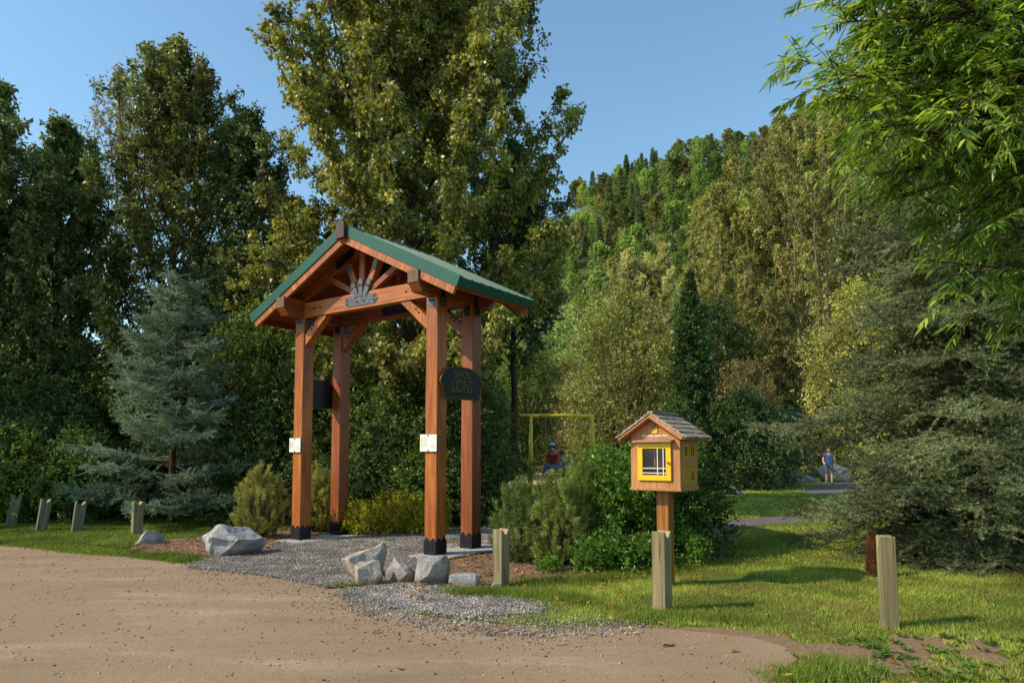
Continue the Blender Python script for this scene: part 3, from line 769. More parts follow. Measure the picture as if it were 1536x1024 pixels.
for k in range(9): mb.box((.19, -.84 + k * .21, 5.305), (.03, .10, .03))
mb.build('ridge_cap', M['green_dark'], arch)

def arch_pt(x, y, z):
    c, s = math.cos(AX), math.sin(AX)
    return Vector((-2.271 + x * c - y * s, 12.03 + x * s + y * c, z))

# concrete footings, as sheets flush with the gravel
for sx, lab in ((-1, 'left'), (1, 'right')):
    mb = MB().box((0, 0, -.03), (.62, 1.75, .11))
    o = mb.build('concrete_footing', M['concrete'], None, .008); o.location = arch_pt(sx * PX + .08, .05, 0); o.rotation_euler.z = AX
    tag(o, f'pale concrete footing slab under the {lab} pair of arch posts', 'footing', kind='structure')

# open-book plaques on the two front posts
def plaque(x, z, w, h, label):
    P = empty('book_plaque', arch_pt(x, -PY - PS / 2 - .02, z), AX, label, 'plaque')
    mb = MB()
    for s in (-1, 1):
        prof = []
        for k in range(9):
            t = k / 8; prof.append((s * t * w / 2, -.012 - .012 * math.sin(t * math.pi * .9) ** .7))
        prof += [(s * w / 2, -.003), (0, -.003)]
        mb.prism(prof if s > 0 else prof[::-1], -h / 2, h / 2, 'z')
    mb.build('pages', M['white_plastic'], P)
    MB().box((0, .006, 0), (w + .03, .016, h + .02)).build('cover', M['navy'], P, .004)
    tx = MB()
    for s in (-1, 1):
        for k in range(6 if s < 0 else 4):
            zz = (h * .30 - k * h * .095) if s < 0 else (-h * .08 - k * h * .085)
            x0 = s * w * .26; tx.box((x0 + (.004 if s < 0 else 0), -.0262, zz), (w * (.26 if k % 3 else .20), .002, .005))
    tx.build('print', M['ink'], P)
    MB().box((-w * .40, -.0245, 0), (w * .055, .004, h * .62)).build('print_band', M['ink_yellow'], P)
    MB().tube([(0, -.022, h * .42), (0, -.012, h * .42)], .012, 8).build('screw', M['black_steel'], P)
    MB().tube([(0, -.022, -h * .46), (0, -.012, -h * .46)], .012, 8).build('screw', M['black_steel'], P)
plaque(-PX - .02, 1.73, .31, .255, 'white open book plaque with navy cover on the left front post')
plaque(PX - .02, 1.745, .34, .265, 'white open book plaque with navy cover on the right front post')

def text_mesh(s, size, extr, bold=0.):
    cu = bpy.data.curves.new('letters', 'FONT'); cu.body = s; cu.size = size; cu.extrude = extr; cu.offset = bold; cu.align_x = 'CENTER'; cu.align_y = 'CENTER'
    ob = bpy.data.objects.new('letters', cu); COL.objects.link(ob)
    bpy.context.view_layer.update()
    me = bpy.data.meshes.new_from_object(ob.evaluated_get(bpy.context.evaluated_depsgraph_get()))
    bpy.data.objects.remove(ob); bpy.data.curves.remove(cu)
    return me

def sign(sx, label):
    S = empty('cut_metal_sign', arch_pt(sx * (PX + PS / 2 + .035), .0, 2.70), AX, label, 'sign')
    # outline in (depth, height): domed top, beast-head flanks, flat foot
    half = [(.0, .275), (.18, .270), (.34, .235), (.44, .17), (.50, .10), (.545, .02), (.50, -.05), (.47, -.06), (.485, -.12), (.455, -.16), (.45, -.245), (.0, -.25)]
    out = half + [(-a, b) for a, b in half[-2:0:-1]]
    MB().prism(out, -.006, .006, 'x').build('sign_plate', M['black_steel'], S)
    n = len(out); rim = MB()
    for i in range(n):
        a = Vector(out[i]); b = Vector(out[(i + 1) % n]); d = (b - a)
        an = math.atan2(d.y, d.x)
        rim.box((sx * .004, (a.x + b.x) / 2, (a.y + b.y) / 2), (.016, d.length + .006, .010), Matrix.Rotation(an, 3, 'X'))
    rim.build('sign_rim', M['gold'], S)
    for s, z, size, hs in (('DEVON', .145, .15, .85), ('LIONS', -.045, .255, .74)):
        me = text_mesh(s, size, .002); me.materials.append(M['gold'])
        o = link(bpy.data.objects.new('sign_letters', me), S)
        o.rotation_euler = (R(90), 0, R(90) if sx > 0 else R(-90)); o.location = (sx * .0085, 0, z); o.scale = (hs, 1.18, 1)
    ln = MB()
    for yy in (-.40, .40): ln.box((sx * .0085, yy, -.165), (.004, .09, .006))
    ln.box((sx * .0085, 0, -.215), (.004, .6, .005)); ln.build('sign_line', M['gold'], S)
    for yy in (-PY, PY):
        MB().box((-sx * .019, yy, 0), (.026, .10, .08)).build('bracket', M['black_steel'], S)
sign(1, 'black cut metal sign with gold lettering across the right pair of posts')
sign(-1, 'plain dark back of the metal sign across the left pair of posts')

mb = MB(); pts = [arch_pt(-PX - .19, -.28, .55), arch_pt(-PX - .20, -.28, .40), arch_pt(-PX - .25, -.30, .22), arch_pt(-PX - .33, -.32, .06), arch_pt(-PX - .38, -.33, -.05)]
fine = []
for a, b in zip(pts, pts[1:]):
    for k in range(14): fine.append(a.lerp(b, k / 14))
mb.tube(fine, [.036 + .005 * (k % 2) for k in range(len(fine))], 10)
tag(mb.build('conduit_pipe', M['rubber'], smooth=False), 'black corrugated pipe leaning into the ground at the left arch post', 'pipe')

# ------------------------------------------------------------------ little book box
LR = R(-36.9)
LC = Vector((1.86, 8.36, 0))
lib = empty('book_box', LC, LR, 'wooden book exchange box like a tiny house with yellow door on a post', 'book box')
W2, D2 = .315, .265
ZB, ZT = 1.175, 1.80
LS = .66; EA = .43; ZA = 2.045
timber('post', (0, 0, 0), (0, 0, ZB - .03), .155, .155, M['library_post'], lib, .006)
MB().box((0, 0, ZB - .015), (W2 * 2 + .03, D2 * 2 + .03, .03)).build('floor_board', M['library_wood'], lib, .003)
# front wall with door opening : four pieces + gable, one mesh
dw, dz0, dz1 = .155, 1.33, 1.645
gz = lambda x: ZA - .035 - LS * abs(x)
fw = MB()
fw.prism([(-W2, ZB), (-dw, ZB), (-dw, gz(dw)), (-W2, gz(W2))], -D2, -D2 + .02, 'y')
fw.prism([(dw, ZB), (W2, ZB), (W2, gz(W2)), (dw, gz(dw))], -D2, -D2 + .02, 'y')
fw.prism([(-dw + .0005, ZB), (dw - .0005, ZB), (dw - .0005, dz0), (-dw + .0005, dz0)], -D2 + .0005, -D2 + .0195, 'y')
fw.prism([(-dw + .0005, dz1), (dw - .0005, dz1), (dw - .0005, gz(dw)), (0, gz(0)), (-dw + .0005, gz(dw))], -D2 + .0005, -D2 + .0195, 'y')
fw.build('front_wall', M['library_wood'], lib)
bw = MB(); bw.prism([(-W2, ZB), (W2, ZB), (W2, gz(W2)), (0, gz(0)), (-W2, gz(W2))], D2 - .02, D2, 'y'); bw.build('back_wall', M['library_wood'], lib)
for sx in (-1, 1):
    MB().box((sx * (W2 - .010), 0, (ZB + gz(W2)) / 2 - .006), (.02, D2 * 2 - .041, gz(W2) - ZB - .012)).build('side_wall', M['library_wood'], lib)
    # roof side : board + shake courses
    Tl = EA / math.cos(math.atan(LS)); an = math.atan(LS)
    mtx = Matrix.Translation((0, 0, ZA)) @ (Matrix.Identity(4) if sx > 0 else Matrix.Rotation(R(180), 4, 'Z')) @ Matrix.Rotation(an, 4, 'Y')
    ov = .125
    b = MB().box((Tl / 2, 0, -.012), (Tl, D2 * 2 + 2 * ov, .020)).build('roof_board', M['library_wood'], lib, .002); b.matrix_local = mtx
    rgs = random.Random(4 + sx)
    course = MB()
    for k in range(5):
        u0 = Tl * (k / 5.) - .03; u1 = Tl * ((k + 1) / 5.) + .012
        y = -D2 - ov - .012
        while y < D2 + ov:
            w = rgs.uniform(.06, .12); y1 = min(y + w, D2 + ov + .012)
            du = rgs.uniform(-.007, .007)
            an2 = .105
            course.box(((u0 + u1 + du) / 2, (y + y1) / 2, .016 + rgs.uniform(0, .004)), (u1 - u0 + du, y1 - y - .003, .016), Matrix.Rotation(-.10, 3, 'Y'))
            y = y1
    c_ = course.build('shake_roof', M['shake'], lib); c_.matrix_local = mtx
    bb = MB().box((Tl / 2 - .01, -D2 - ov - .001, -.017), (Tl - .03, .018, .046)).build('barge_board', M['library_wood'], lib, .002); bb.matrix_local = mtx
MB().box((0, 0, ZA + .030), (.075, D2 * 2 + .26, .018)).build('ridge_board', M['shake'], lib, .003)
# door
door = MB()
fwid = .062; DX = .212; Z0, Z1 = 1.268, 1.708
yd0, yd1 = -D2 - .030, -D2 - .002
door.box((-DX + fwid / 2, (yd0 + yd1) / 2, (Z0 + Z1) / 2), (fwid, yd1 - yd0, Z1 - Z0)).box((DX - fwid / 2, (yd0 + yd1) / 2, (Z0 + Z1) / 2), (fwid, yd1 - yd0, Z1 - Z0))
door.box((0, (yd0 + yd1) / 2, Z0 + fwid / 2), (2 * DX - 2 * fwid, yd1 - yd0 - .001, fwid)).box((0, (yd0 + yd1) / 2, Z1 - fwid / 2), (2 * DX - 2 * fwid, yd1 - yd0 - .001, fwid))
dr = door.build('door', M['yellow'], lib)
MB().box((0, -D2 - .014, (Z0 + Z1) / 2), (2 * DX - 2 * fwid - .002, .004, Z1 - Z0 - 2 * fwid - .002)).build('door_pane', M['glass'], dr)
MB().tube([(DX - .028, yd0 + .002, 1.478), (DX - .028, yd0 - .022, 1.478)], [.009, .015], 10).build('door_knob', M['library_post'], dr)
mu = MB()
gx = DX - fwid; 
for xx in (.042, .115): mu.box((xx, -D2 - .021, (Z0 + Z1) / 2), (.009, .006, Z1 - Z0 - 2 * fwid - .002))
for zz in (1.41, 1.355): mu.box((0, -D2 - .0215, zz), (2 * gx - .002, .006, .009))
mu.build('muntin', M['white_paint'], dr)
# books inside
MB().box((0, .0, 1.425), (W2 * 2 - .045, D2 * 1.7, .015)).build('shelf', M['library_wood'], lib)
rgb = random.Random(9); bk = None
bcols = [plain('book_' + n, c, .5, .1) for n, c in (('red', (.30, .04, .03)), ('blue', (.05, .10, .25)), ('cream', (.6, .52, .38)), ('green', (.05, .16, .08)), ('white', (.7, .7, .68)), ('brown', (.18, .10, .06)), ('black', (.03, .03, .035)))]
for lev, z0 in ((0, ZB + .002), (1, 1.434)):
    x = -W2 + .04; k = 0
    while x < W2 - .06:
        w = rgb.uniform(.018, .04); h = rgb.uniform(.14, .20) if lev == 0 else rgb.uniform(.16, .23)
        o = MB().box((0, 0, h / 2), (w, .14, h)).build('book', bcols[rgb.randrange(7)], None, .002)
        q = Matrix.Rotation(LR, 3, 'Z') @ Vector((x + w / 2, -.10, 0)); o.location = (LC.x + q.x, LC.y + q.y, z0); o.rotation_euler.z = LR
        tag(o, f"book standing on the {'lower' if lev == 0 else 'upper'} shelf inside the book box behind the yellow door", 'book', f"books on the {'lower' if lev == 0 else 'upper'} shelf of the book box")
        x += w + .002; k += 1
# canopy above the door
cn = MB().box((0, -D2 - .048, 1.735), (.50, .105, .016), Matrix.Rotation(R(12), 3, 'X')).build('door_canopy', M['pinkwood'], lib, .002)
# lettering strip
me = text_mesh('TAKE A BOOK, LEAVE A BOOK', .034, .002, .0012); me.materials.append(M['white_paint'])
o = link(bpy.data.objects.new('lettering', me), lib); o.rotation_euler = (R(90), 0, 0); o.location = (0.0, -D2 - .004, 1.793)
o.scale = (.34 / max(me.vertices[i].co.x * 2 for i in range(len(me.vertices))), .95, 1)
# small yellow emblem and a dark metal disc under the gable
MB().prism([(-.035, 0), (.035, 0), (.04, .03), (.03, .075), (.018, .05), (.005, .062), (-.008, .04), (-.03, .05)], -D2 - .010, -D2 - .002, 'y').build('emblem', M['yellow'], lib).location = (.0, 0, 1.826)
MB().tube([(0, -D2 - .002, 1.945), (0, -D2 - .016, 1.945)], [.026, .02], 12).build('disc', M['grey_steel'], lib)
# side windows
for yy in (-.105, .085):
    for zc, hh in ((1.615, .155), (1.325, .155)):
        w = .135; f = .022; x = W2 + .006
        wn = MB()
        for s in (-1, 1):
            wn.box((x, yy + s * (w / 2 - f / 2), zc), (.014, f, hh)); wn.box((x - .0005, yy, zc + s * (hh / 2 - f / 2)), (.013, w - 2 * f, f))
        wo = wn.build('side_window', M['yellow_dull'], lib)
        MB().box((W2 + .003, yy, zc), (.004, w - 2 * f - .001, hh - 2 * f - .001)).build('window_pane', M['dark_inside'] if not (yy < 0 and zc < 1.4) else M['pinkwood'], wo)
        MB().box((W2 + .0095, yy, zc), (.004, .008, hh - 2 * f - .002)).build('window_bar', M['yellow_dull'], wo)

# ------------------------------------------------------------------ notched posts
def bollard(x, y, h, s, rz, lean, label, mat, notch=.09):
    B = empty('notched_post', (x, y, 0), rz, label, 'post', 'notched wooden posts along the pavement')
    B.rotation_euler = (Matrix.Rotation(lean[0], 3, 'Y') @ Matrix.Rotation(rz, 3, 'Z')).to_euler()
    a = s / 2
    mb = MB().prism([(-a, -.1), (a, -.1), (a, h), (a * .72, h), (0, h - notch), (-a * .72, h), (-a, h)], -a, a, 'x')
    me = mb.mesh('post_body', .006); me.materials.append(mat); link(bpy.data.objects.new('post_body', me), B)
    nt_ = MB()
    for s_ in (-1, 1):
        nt_.add([(-a + .004, s_ * a * .70, h + .0005), (a - .004, s_ * a * .70, h + .0005), (a - .004, s_ * .004, h - notch + .008), (-a + .004, s_ * .004, h - notch + .008)], [(0, 1, 2, 3)])
    nt_.build('notch_face', M['cut_wood'], B)
bollard(-.13, 8.30, .68, .145, R(-40), (0, 0), 'greenish notched post between the rocks and the pines', M['bollard'])
bollard(1.52, 7.02, .80, .148, R(-42), (0, 0), 'greenish notched post in front of the book box', M['bollard'])
bollard(3.46, 6.38, .83, .132, R(-12), (-.01, 0), 'greenish post on the lawn before the big spruce, rightmost of all', M['bollard'])
bollard(-7.43, 13.66, .62, .18, R(-50), (0, 0), 'upright sunlit post behind the low flat boulder on the left', M['bollard'])
bollard(-8.83, 14.0, .60, .19, R(-52), (.10, 0), 'leaning shaded post, second from the low flat boulder', M['bollard_grey'])
bollard(-9.66, 14.15, .64, .18, R(-50), (.12, .0), 'leaning grey post, third counting left from the low flat boulder', M['bollard_grey'])
bollard(-11.05, 15.2, .66, .19, R(-55), (.17, 0), 'leaning grey post, farthest left of the whole posts', M['bollard_grey'])
bollard(-11.75, 15.4, .72, .18, R(-50), (.17, 0), 'grey post cut off by the left edge of the photo', M['bollard_grey'])

# ------------------------------------------------------------------ vegetation generators
def tube_np(paths, n=6):
    """paths: list of (pts (k,3), radii (k)) -> V,F"""
    Vs = []; Fs = []; b = 0
    ang = np.arange(n) * 2 * math.pi / n
    for P, r in paths:
        P = np.asarray(P); k = len(P)
        t = unit(np.gradient(P, axis=0))
        ref = np.where(np.abs(t[:, 2:3]) > .9, np.array([[1., 0, 0]]), np.array([[0., 0, 1]]))
        a = unit(np.cross(t, ref)); c = np.cross(t, a)
        V = P[:, None] + (a[:, None] * np.cos(ang)[None, :, None] + c[:, None] * np.sin(ang)[None, :, None]) * np.asarray(r)[:, None, None]
        Vs.append(V.reshape(-1, 3))
        i = (np.arange(k - 1)[:, None] * n + np.arange(n)[None]); j = (np.arange(k - 1)[:, None] * n + (np.arange(n)[None] + 1) % n)
        Fs.append(np.stack([i, j, j + n, i + n], -1).reshape(-1, 4) + b); b += k * n
    return np.concatenate(Vs), np.concatenate(Fs)

def poplar(seed, H, prof, base=.06, nb=70, nsub=11, ntw=6, nl=15, leaf=.13, r0=.2, a0=15, a1=65, droop=.75, stems=1, wander=.15):
    """tree with a tapering trunk, rising limbs, sub-limbs, twigs and single leaves; prof(t)=crown radius at height fraction t"""
    rng = np.random.default_rng(seed)
    paths = []; tp = []; td = []; tl = []
    k = 14; tt = np.linspace(0, 1, k)
    trunks = []
    for s in range(stems):
        off = rng.normal(size=2) * (0 if stems == 1 else .5)
        wob = np.cumsum(rng.normal(size=(k, 2)) * wander / k * 3, axis=0)
        tr = np.stack([off[0] + wob[:, 0] + off[0] * tt * 2, off[1] + wob[:, 1] + off[1] * tt * 2, tt * H * (1 if s == 0 else rng.uniform(.75, .95))], -1)
        trunks.append(tr); paths.append((tr, r0 * (1 - tt * .93) * (1 if s == 0 else .7)))
    for i in range(nb):
        t = base + (1 - base) * ((i + rng.random()) / nb) ** .92
        t = min(t, .985)
        tr = trunks[i % stems]
        p = np.array([np.interp(t, tt, tr[:, j]) for j in range(3)])
        az = i * 2.39996 + rng.normal() * .3
        inc = R(a0 + (a1 - a0) * t + rng.normal() * 8)
        rad = prof(t) * rng.uniform(.78, 1.1)
        kk = 7; pts = [p * 1.]; d_inc = inc; L = 1.
        for j in range(kk - 1):
            az += rng.normal() * .12
            d_inc += rng.normal() * .08 + (.10 if t > .3 else .05)
            d = np.array([math.cos(az) * math.cos(d_inc), math.sin(az) * math.cos(d_inc), math.sin(d_inc)])
            pts.append(pts[-1] + d * L / (kk - 1))
        pts = np.array(pts)
        rel = pts - pts[0]; hr = np.linalg.norm(rel[-1, :2]); L = rad / max(hr, .30)
        L = max(.25, min(L, ((H - p[2]) * (.74 if t < .93 else 1.) + .05) / max(.05, rel[-1, 2])))
        pts = pts[0] + rel * L
        rb = max(.012, r0 * .28 * (1 - t) + .012)
        paths.append((pts, rb * (1 - np.linspace(0, 1, kk) * .85)))
        ns = max(4, int(nsub * (.45 + .55 * min(1, L / 3.))))
        for s in range(ns):
            f = .12 + .88 * (s + rng.random()) / ns
            q = np.array([np.interp(f, np.linspace(0, 1, kk), pts[:, j]) for j in range(3)])
            m_ = min(int(f * (kk - 1)), kk - 2); bd = unit(pts[m_ + 1] - pts[m_])
            sd = unit(bd * .8 + rng.normal(size=3) * .65 + UP * .2)
            sl = (.35 + .3 * L * (1 - f * .55)) * rng.uniform(.6, 1.2) * .55
            e = q + sd * sl; mid = q + sd * sl * .5 + UP * .04
            paths.append((np.array([q, mid, e]), np.array([.012, .008, .004])))
            ft = (np.arange(ntw) + rng.random(ntw)) / ntw
            base_p = q + (e - q) * ft[:, None]
            dd = unit(sd * .5 + rng.normal(size=(ntw, 3)) * .8 + UP * .1)
            tp.append(base_p); td.append(dd); tl.append(np.full(ntw, .22) * rng.uniform(.7, 1.6, ntw))
        # leading tip
        n_ = ntw; dd = unit(unit(pts[-1] - pts[-2]) * .9 + rng.normal(size=(n_, 3)) * .45)
        tp.append(np.repeat(pts[-1][None], n_, 0)); td.append(dd); tl.append(np.full(n_, .3))
    TP = np.concatenate(tp); TD = np.concatenate(td); TL = np.concatenate(tl)
    idx = np.repeat(np.arange(len(TP)), nl)
    s = rng.random(len(idx))
    P = TP[idx] + TD[idx] * (s * TL[idx])[:, None] + rng.normal(size=(len(idx), 3)) * .05
    D = unit(TD[idx] * .5 + rng.normal(size=P.shape) * .6 - UP * droop)
    L = leaf * rng.uniform(.42, 1.3, len(idx))
    V, F = leaf_quads(rng, P, D, L, L * .62, .0, .12)
    return np_mesh('trunk', *tube_np(paths), True), np_mesh('crown', V, F)

def blob_plant(seed, H, prof, nblob=26, ntw=40, nl=8, leaf=.1, blob=.45, stem_n=7, stem_r=.02, asp=.5, zmin=.02, droop=.1, base_z=0., up=.4, spread_twig=.3):
    """bushy plant: stems carrying overlapping clumps of twigs and leaves"""
    rng = np.random.default_rng(seed)
    C = []; B = []
    for i in range(nblob):
        t = zmin + (1 - zmin) * (i + rng.random()) / nblob
        r = prof(t); az = i * 2.39996 + rng.normal() * .3
        rr = max(0., r - blob * .45) * math.sqrt(rng.uniform(.25, 1.))
        C.append((math.cos(az) * rr, math.sin(az) * rr, base_z + t * (H - base_z))); B.append(min(blob, max(.12 * blob, r * .9)) * rng.uniform(.7, 1.2))
    C = np.array(C); B = np.array(B)
    paths = []
    for s in range(stem_n):
        c = C[rng.integers(nblob // 3, nblob)] if stem_n > 1 else np.array([0, 0, H * .92])
        f = np.linspace(0, 1, 6)[:, None]
        p = np.array([[c[0] * .12, c[1] * .12, 0]]) * (1 - f) + c[None] * f + np.array([[0, 0, 1]]) * f * (1 - f) * H * .15 + rng.normal(size=(6, 3)) * .03 * f
        paths.append((p, stem_r * (1 - f[:, 0] * .8)))
    for i in range(nblob):
        a = np.array([0, 0, C[i, 2] * .55]) * 1.; a[:2] = C[i, :2] * .15
        f = np.linspace(0, 1, 4)[:, None]
        paths.append((a * (1 - f) + C[i] * f, stem_r * .5 * (1 - f[:, 0] * .8)))
    bi = np.repeat(np.arange(nblob), ntw)
    d = unit(rng.normal(size=(len(bi), 3)) + UP * .25)
    TP = C[bi] + d * (B[bi] * rng.uniform(.35, 1., len(bi)))[:, None] * np.array([1, 1, 1.05])
    TD = unit(d + rng.normal(size=d.shape) * .35 + UP * .3)
    idx = np.repeat(np.arange(len(TP)), nl); s = rng.random(len(idx))
    P = TP[idx] + TD[idx] * (s * spread_twig * B[bi][idx])[:, None] + rng.normal(size=(len(idx), 3)) * leaf * .35
    P[:, 2] = np.maximum(P[:, 2], .015)
    D = unit(TD[idx] * .6 + rng.normal(size=P.shape) * .6 - UP * droop)
    L = leaf * rng.uniform(.6, 1.25, len(idx))
    V, F = leaf_quads(rng, P, D, L, L * asp, up, .12)
    return np_mesh('trunk', *tube_np(paths, 5), True), np_mesh('crown', V, F)

def conifer(seed, H, Rb, nwh=24, per=6, lat=9, sh=5, need=22, nl=.03, nw=.004, base=.05, r0=.12, rise0=-8, rise1=35, power=.8, irr=.25, seg=.10, droop=.12, extra=(), lat0=.22):
    rng = np.random.default_rng(seed)
    paths = []; A = []; Bq = []
    tt = np.linspace(0, 1, 10)
    tr = np.stack([np.cumsum(rng.normal(size=10)) * .01 * H / 6, np.cumsum(rng.normal(size=10)) * .01 * H / 6, tt * H], -1)
    paths.append((tr, r0 * (1 - tt * .95)))
    ex = list(extra)
    for w in range(nwh + 1):
        t = base + (1 - base) * (w / nwh) ** .95
        a_off = rng.random() * 6.28
        for b in range(per if w < nwh else len(ex)):
            tb = min(.985, t + rng.normal() * .25 / nwh)
            if w == nwh: tb = ex[b][0]
            Lb = Rb * (1 - tb) ** power * rng.uniform(1 - irr, 1 + irr) + .10
            az = a_off + b * 6.283 / per + rng.normal() * .18
            if w == nwh: az = ex[b][1]; Lb = ex[b][2]
            inc = R(rise0 + (rise1 - rise0) * tb + rng.normal() * 5)
            p = np.array([np.interp(tb, tt, tr[:, j]) for j in range(3)])
            kk = 8; pts = [p]
            for j in range(kk - 1):
                f = j / (kk - 1)
                di = inc - droop * math.sin(f * 3.14) + .30 * max(0, f - .55)
                pts.append(pts[-1] + np.array([math.cos(az) * math.cos(di), math.sin(az) * math.cos(di), math.sin(di)]) * Lb / (kk - 1))
            pts = np.array(pts); fr = np.linspace(0, 1, kk)
            paths.append((pts, np.maximum(.004, r0 * .22 * (1 - tb) * (1 - fr * .9))))
            side = np.array([-math.sin(az), math.cos(az), 0.])
            nlat = max(3, int(lat * Lb / Rb + 2))
            A.append(pts[3:-1]); Bq.append(pts[4:])
            for l in range(nlat):
                f = lat0 + (1 - lat0) * (l + rng.random() * .6) / nlat
                q = np.array([np.interp(f, fr, pts[:, j]) for j in range(3)])
                m_ = min(int(f * (kk - 1)), kk - 2); bd = unit(pts[m_ + 1] - pts[m_])
                ll = Lb * .42 * (1 - f * .72) * rng.uniform(.7, 1.15) + .05
                for sgn in (-1, 1):
                    ld = unit(bd * .75 + side * sgn * .8 + UP * rng.normal() * .12)
                    n_ = max(1, int(ll / seg)); e = q + ld * ll - UP * ll * .10
                    sg = q + (e - q) * np.linspace(0, 1, n_ + 1)[:, None]
                    A.append(sg[:-1]); Bq.append(sg[1:])
                    ns = int(sh * ll / (Rb * .3) + 1)
                    for s_ in range(ns):
                        g = .2 + .75 * (s_ + rng.random()) / ns
                        o = q + (e - q) * g
                        sd = unit(ld * .7 + np.cross(ld, UP) * rng.choice((-1, 1)) * .7 + UP * rng.normal() * .35)
                        A.append(o[None]); Bq.append((o + sd * seg * rng.uniform(.8, 1.7))[None])
    A = np.concatenate(A); Bq = np.concatenate(Bq)
    V, F = needles(rng, A, Bq, need, nl, nw, .85, .3)
    return np_mesh('trunk', *tube_np(paths, 6), True), np_mesh('crown', V, F)

def mugo(seed, H, Rr, ns=230, need=120, nl=.075, nw=.006):
    rng = np.random.default_rng(seed)
    A = []; B = []; paths = []
    for i in range(ns):
        t = (i + .5) / ns
        z = H * (.10 + .84 * t) * rng.uniform(.86, 1.14)
        rr = Rr * min(1., .72 + t * 1.2) * math.sqrt(max(0., 1 - max(0., (t - .30) / .72) ** 1.7))
        az = i * 2.39996 + rng.normal() * .2; r = rr * rng.uniform(.55, 1.05)
        r *= 1 + .18 * noise.noise(Vector((math.cos(az) * 1.7, math.sin(az) * 1.7, z * 2. + seed)))
        z += .10 * H * noise.noise(Vector((math.cos(az) * r * 3 / Rr, math.sin(az) * r * 3 / Rr, seed + 7.)))
        p = np.array([math.cos(az) * r, math.sin(az) * r, max(.09, z)])
        d = unit(np.array([math.cos(az) * .55 * (1 - t), math.sin(az) * .55 * (1 - t), 1.]) + rng.normal(size=3) * .16)
        l = rng.uniform(.12, .24) * (1.25 if t > .8 else 1); s0 = p - d * l
        A.append(s0); B.append(p)
        if i % 3 == 0:
            f_ = np.linspace(0, 1, 5)[:, None]; b0 = np.array([p[0] * .15, p[1] * .15, 0])
            paths.append((b0 * (1 - f_) + s0 * f_ + UP * (f_ * (1 - f_)) * .1, .011 * (1 - f_[:, 0] * .6)))
    A = np.array(A); B = np.array(B)
    V, F = needles(rng, A, B, need, nl, nw, .75, .5)
    V[:, 2] = np.maximum(V[:, 2], .012)
    return np_mesh('trunk', *tube_np(paths, 5), True), np_mesh('crown', V, F)

def plant(name, meshes, loc, mats, label, cat, group=None, rz=0., sc=(1, 1, 1), tilt=(0, 0), parts=('trunk', 'crown')):
    E = empty(name, loc, rz, label, cat, group)
    E.rotation_euler = (tilt[0], tilt[1], rz); E.scale = sc
    for me, mt, nm in zip(meshes, mats, parts):
        if not me.materials: me.materials.append(mt)
        ob = link(bpy.data.objects.new(nm, me), E)
        if nm == 'blooms': ob['kind'] = 'stuff'
    return E

def cone_prof(r, p=.8, b=.12):
    return lambda t: r * min(1., t / b + .45) * (1 - t) ** p + .12
def oval_prof(r, lo=.55):
    return lambda t: r * math.sqrt(max(0., 1 - ((t - .45) / (.45 if t < .45 else .56)) ** 2 * (1 - lo if t < .45 else 1.))) + .05

# ---- tall broadleaf trees on the left and behind the arch
TG = 'tall poplars behind the arch'
big = poplar(3, 19.5, lambda t: 5.0 * (1 - t) ** .60 * min(1, .40 + t * 2.6) + .1, .05, 180, 16, 8, 18, .122, .27, 8, 52)
plant('poplar_tree', big, (-2.65, 18.2, 0), (M['bark'], M['poplar']), 'huge dark green poplar right behind the arch, reaching out of the photo', 'tree', TG)
mid = poplar(8, 13.9, cone_prof(2.9, .55), .05, 100, 11, 6, 13, .125, .17, 25, 62)
plant('poplar_tree', mid, (-10.1, 20, 0), (M['bark'], M['poplar']), 'tall pointed poplar standing behind the blue spruce', 'tree', TG)
lft = poplar(14, 11.2, cone_prof(2.6, .55), .05, 66, 10, 6, 14, .13, .16, 28, 70)
plant('poplar_tree', lft, (-13.6, 20, 0), (M['bark'], M['poplar_dark']), 'dark twin topped poplar left of the tallest left hand poplar', 'tree', TG)
E_ = poplar(21, 12.6, cone_prof(2.0, .5), .05, 58, 9, 6, 13, .12, .14, 35, 72)
plant('poplar_tree', E_, (-7.9, 19.8, 0), (M['bark'], M['poplar_dark']), 'slim poplar in the gap between the left trees and the huge poplar', 'tree', TG, 0, (1, 1, .92))
plant('poplar_tree', lft, (-13.9, 17.6, 0), (M['bark'], M['poplar_dark']), 'dark poplar cut off by the left edge of the photo', 'tree', TG, 2.1, (.95, .95, 1.0))
G_ = poplar(23, 11.2, lambda t: 2.3 * (1 - t) ** .5 * min(1, (t - .32) * 5 + .4) + .2, .36, 60, 10, 6, 14, .125, .15, 20, 62)
plant('poplar_tree', G_, (-.05, 21.3, 0), (M['bark'], M['poplar_dark']), 'shorter dark poplar at the right flank of the huge poplar', 'tree', TG, 1.2)
plant('poplar_tree', mid, (-6.5, 20.0, 0), (M['bark'], M['poplar']), 'poplar filling the left flank of the huge poplar above the arch ridge', 'tree', TG, 2.5, (.85, .85, .64))
spz = poplar(33, 17.0, lambda t: 2.9 * (1 - t) ** .6 + .2, .3, 40, 8, 4, 5, .11, .15, 40, 70)
plant('birch_tree', spz, (-16.0, 27, 0), (M['bark_pale'], M['sparse']), 'thin greyish brown half bare tree showing behind the left poplars', 'tree')
plant('poplar_tree', lft, (-20.5, 13.6, 0), (M['bark'], M['poplar_dark']), 'poplar standing outside the left edge of the photo', 'tree', TG, 4.0, (1, 1, .95))
plant('poplar_tree', mid, (-21.5, 17.2, 0), (M['bark'], M['poplar_dark']), 'poplar farther back outside the left edge of the photo', 'tree', TG, 1.0, (1.2, 1.2, .80))
plant('poplar_tree', lft, (-18., 25, 0), (M['bark'], M['poplar_dark']), 'poplar in the back row behind the left edge trees', 'tree', TG, 3.0, (1.1, 1.1, .9))
